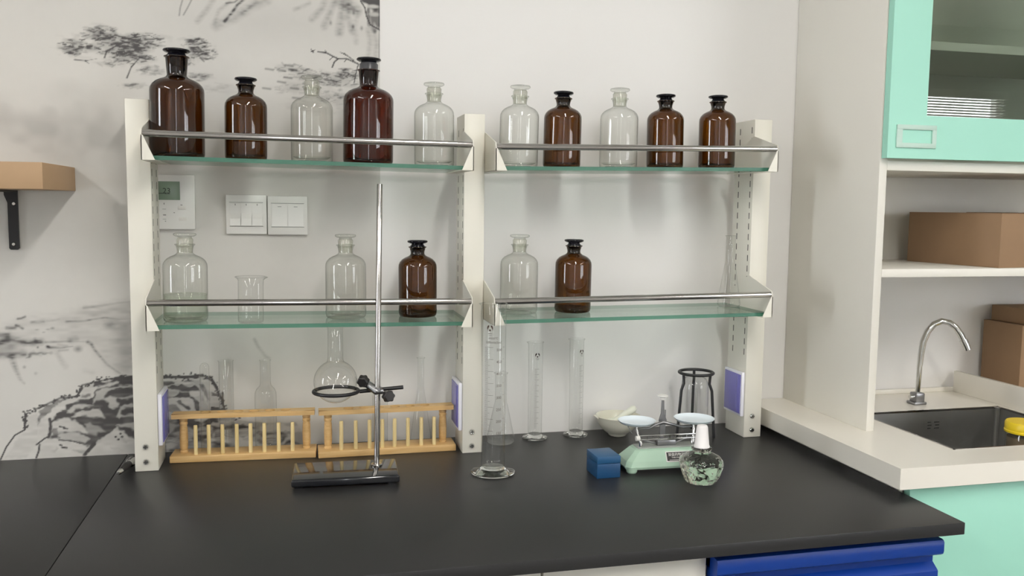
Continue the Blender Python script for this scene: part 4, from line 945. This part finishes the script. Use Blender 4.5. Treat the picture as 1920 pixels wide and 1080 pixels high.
# beam, rider ruler, pointer
bmn = MB(); bmn.box(-.070, .075, -.0235, -.0215, .0735, .0765, .0005); bmn.box(-.070, .075, -.0235, -.0215, .0655, .0680, .0005)
for k in range(11): bmn.box(-.062+k*.0125, -.0605+k*.0125, -.0232, -.0218, .068, .0735)
bmn.build('rider_scale', 'chrome', ba)
MB().tube([(-.074, -.0225, .0705), (-.066, -.0225, .0705)], .0055, 16).build('rider_knob', 'plastic', ba)
b3 = MB(); b3.tube([(-.064, .004, .084), (-.034, .004, .084), (-.024, .004, .090), (-.004, .004, .096), (.018, .004, .090), (.040, .004, .084), (.064, .004, .084)], [.0022, .0025, .003, .0042, .003, .0025, .0022], 10)
b3.tube([(-.055, .002, .062), (-.025, .002, .052), (0, .002, .050), (.025, .002, .052), (.055, .002, .062)], .0020, 8); b3.box(-.020, .022, -.008, .010, .0480, .0600, .002)
b3.build('beam', 'pewter', ba)
for sx_ in (-1, 1):
    q3 = MB(); q3.tube([(sx_*.0645, 0, .0955), (sx_*.0645, 0, .084), (sx_*.0620, -.004, .070), (sx_*.058, -.010, .056), (sx_*.058, -.010, .047)], [.0028, .0028, .0030, .0040, .0035], 12)
    q3.tube([(sx_*.0645, 0, .0945), (sx_*.080, .012, .088), (sx_*.074, .0, .074)], .0014, 8)
    q3.build('pan_support', 'chrome', ba)
    p3 = MB(); R_p = .0400 if sx_ < 0 else .0430
    p3.lathe([(0, .095), (R_p*.66, .095), (R_p*.86, .0975), (R_p*.98, .1025), (R_p, .1040), (R_p*.97, .1043), (R_p*.84, .0995), (R_p*.6, .0970), (0, .0968)], cx=sx_*.0645, seg=48)
    p3.build('pan', 'whitepan', ba)
pt = MB(); pt.prism([(-.0075, .052), (.0035, .052), (.0045, .085), (.0075, .098), (.0020, .110), (.0005, .142), (-.0045, .142), (-.0055, .112), (-.0100, .098), (-.0075, .085)], .012, .015, 'y'); pt.tube([(.0045, .013, .060), (.0040, .013, .120)], .0012, 8)
pt.build('pointer_column', 'pewter', ba)
MB().lathe([(0, .142), (.005, .142), (.0055, .147), (.0115, .1500), (.0115, .1525), (0, .1530)], cx=-.0025, cy=.0135, seg=28).build('pointer_cap', 'plastic', ba)

# ------------------------------------------------------------------ alcohol lamp
al = thing('alcohol_lamp', 'clear glass alcohol lamp with white cap in front of the balance', 'lamp', (1.2490, -.4330, 0))
lp = [(0, .003), (.020, .002), (.027, 0), (.0305, .001), (.034, .007), (.0385, .018), (.0425, .030), (.0440, .038), (.0425, .046), (.037, .0525), (.028, .057), (.0205, .060), (.0175, .0625), (.0175, .0655), (.0205, .067), (.0205, .0695), (.0170, .0710), (.0140, .0712)]
MB().lathe(lp+[(0, .0712)], seg=96, lobe=.022, nl=10, lobez=lambda z: max(0, min(1, (z-.006)/.012))*max(0, min(1, (.060-z)/.012))).build('body', 'lampglass', al, sharp=60)
MB().tube([(0, 0, .060), (.002, .001, .046), (-.006, .003, .034), (.004, -.004, .024), (.012, .002, .018), (-.004, .006, .014)], .0022, 10).build('wick', 'porcelain', al)
MB().lathe([(.0142, .0713), (.0158, .0715), (.0158, .0740), (.0148, .0750), (.0112, .1120), (.0100, .1150), (.0085, .1160), (0, .1165)], seg=40, capb=True).build('cap', 'frostwhite', al, sharp=60)

# ------------------------------------------------------------------ tripod with an upturned glass jar in it
tr = thing('tripod', 'black iron tripod with ring top near the right rack post', 'tripod', (1.3985, -.0900, 0))
ringz = .1525; RR = .0405
MB().tube([(RR*math.cos(2*PI*k/48), RR*math.sin(2*PI*k/48), ringz) for k in range(48)], .0036, 10, closed=True).build('ring', 'blackmetal', tr)
for an_ in (math.radians(192), math.radians(308), math.radians(72)):
    c_, s_ = math.cos(an_), math.sin(an_)
    o = MB().tube([(RR*.92*c_, RR*.92*s_, ringz-.001), (RR*.88*c_, RR*.88*s_, ringz-.024), (RR*1.05*c_, RR*1.05*s_, ringz-.040), (RR*1.09*c_, RR*1.09*s_, ringz-.060), (RR*1.27*c_, RR*1.27*s_, .004), (RR*1.27*c_, RR*1.27*s_, .0005)], .0034, 10).build('leg', 'blackmetal', tr)
gj = thing('glass_jar', 'clear glass jar standing upside down inside the black tripod', 'jar', (1.3960, -.0900, .0003))
MB().lathe([(.0330, 0), (.0342, .001), (.0338, .004), (.0335, .06), (.0330, .118), (.031, .130), (.026, .139), (.016, .1430), (0, .1440)], seg=48).build('body', 'thin', gj, sharp=60)
gr = thing('glass_rod', 'thin clear glass rod upright inside the upturned jar', 'glass rod', (1.4010, -.0900, .0003))
MB().tube([(0, 0, 0), (0, 0, .112)], .0028, 12).build('rod', 'clear', gr)

# ------------------------------------------------------------------ small black clamp lying beside the left post
a0 = Vector((.1235, -.100, .0105)); a1 = Vector((.1110, -.168, .0080))
pn = thing('small_clamp', 'small black clamp with chrome collar lying beside the left rack post', 'clamp', (a0.x, a0.y, 0))
d_ = (a1-a0)
L0 = Vector((0, 0, .0105))
MB().tube([L0-d_*.5, L0-d_*.30, L0-d_*.05], [.006, .0085, .0070], 14).build('head', 'blackplastic', pn)
MB().tube([L0-d_*.05, L0+d_*.12, L0+d_*.24], [.0095, .0100, .0070], 16).build('collar', 'chrome', pn)
MB().tube([L0+d_*.22, L0+d_*.45, L0+d_*.84], [.0062, .0075, .0060], 14).build('grip', 'blackplastic', pn)
MB().tube([L0+d_*.80, L0+d_*1.0, L0+d_*1.06], [.0058, .0050, .0030], 14).build('tip', 'chrome', pn)

# ------------------------------------------------------------------ daylight outside the windows
wd = bpy.data.worlds.new('daylight'); SC.world = wd; wd.use_nodes = True
bg = wd.node_tree.nodes['Background']; bg.inputs['Color'].default_value = (.93, .96, 1, 1); bg.inputs['Strength'].default_value = 14.0

# ------------------------------------------------------------------ camera
cd = bpy.data.cameras.new('camera'); co_ = bpy.data.objects.new('camera', cd); COL.objects.link(co_)
cd.sensor_width = 36; cd.lens = FPX/1920*36; cd.clip_start = .02
m3 = Matrix((RX, UP, -FW)).transposed(); co_.matrix_world = Matrix.Translation(CAM) @ m3.to_4x4()
SC.camera = co_

for o in list(COL.objects):
    if o.parent is None: o.location.z += TOP

SC.view_settings.view_transform = 'Standard'; SC.view_settings.look = 'None'; SC.view_settings.gamma = 1; SC.view_settings.use_curve_mapping = False
SC.view_settings.exposure = 0.10
c = SC.cycles
c.max_bounces = 14; c.diffuse_bounces = 5; c.glossy_bounces = 6; c.transmission_bounces = 10; c.transparent_max_bounces = 48
c.use_denoising = True; c.caustics_refractive = False; c.caustics_reflective = False; c.sample_clamp_indirect = 6; c.blur_glossy = .3
c.use_adaptive_sampling = False
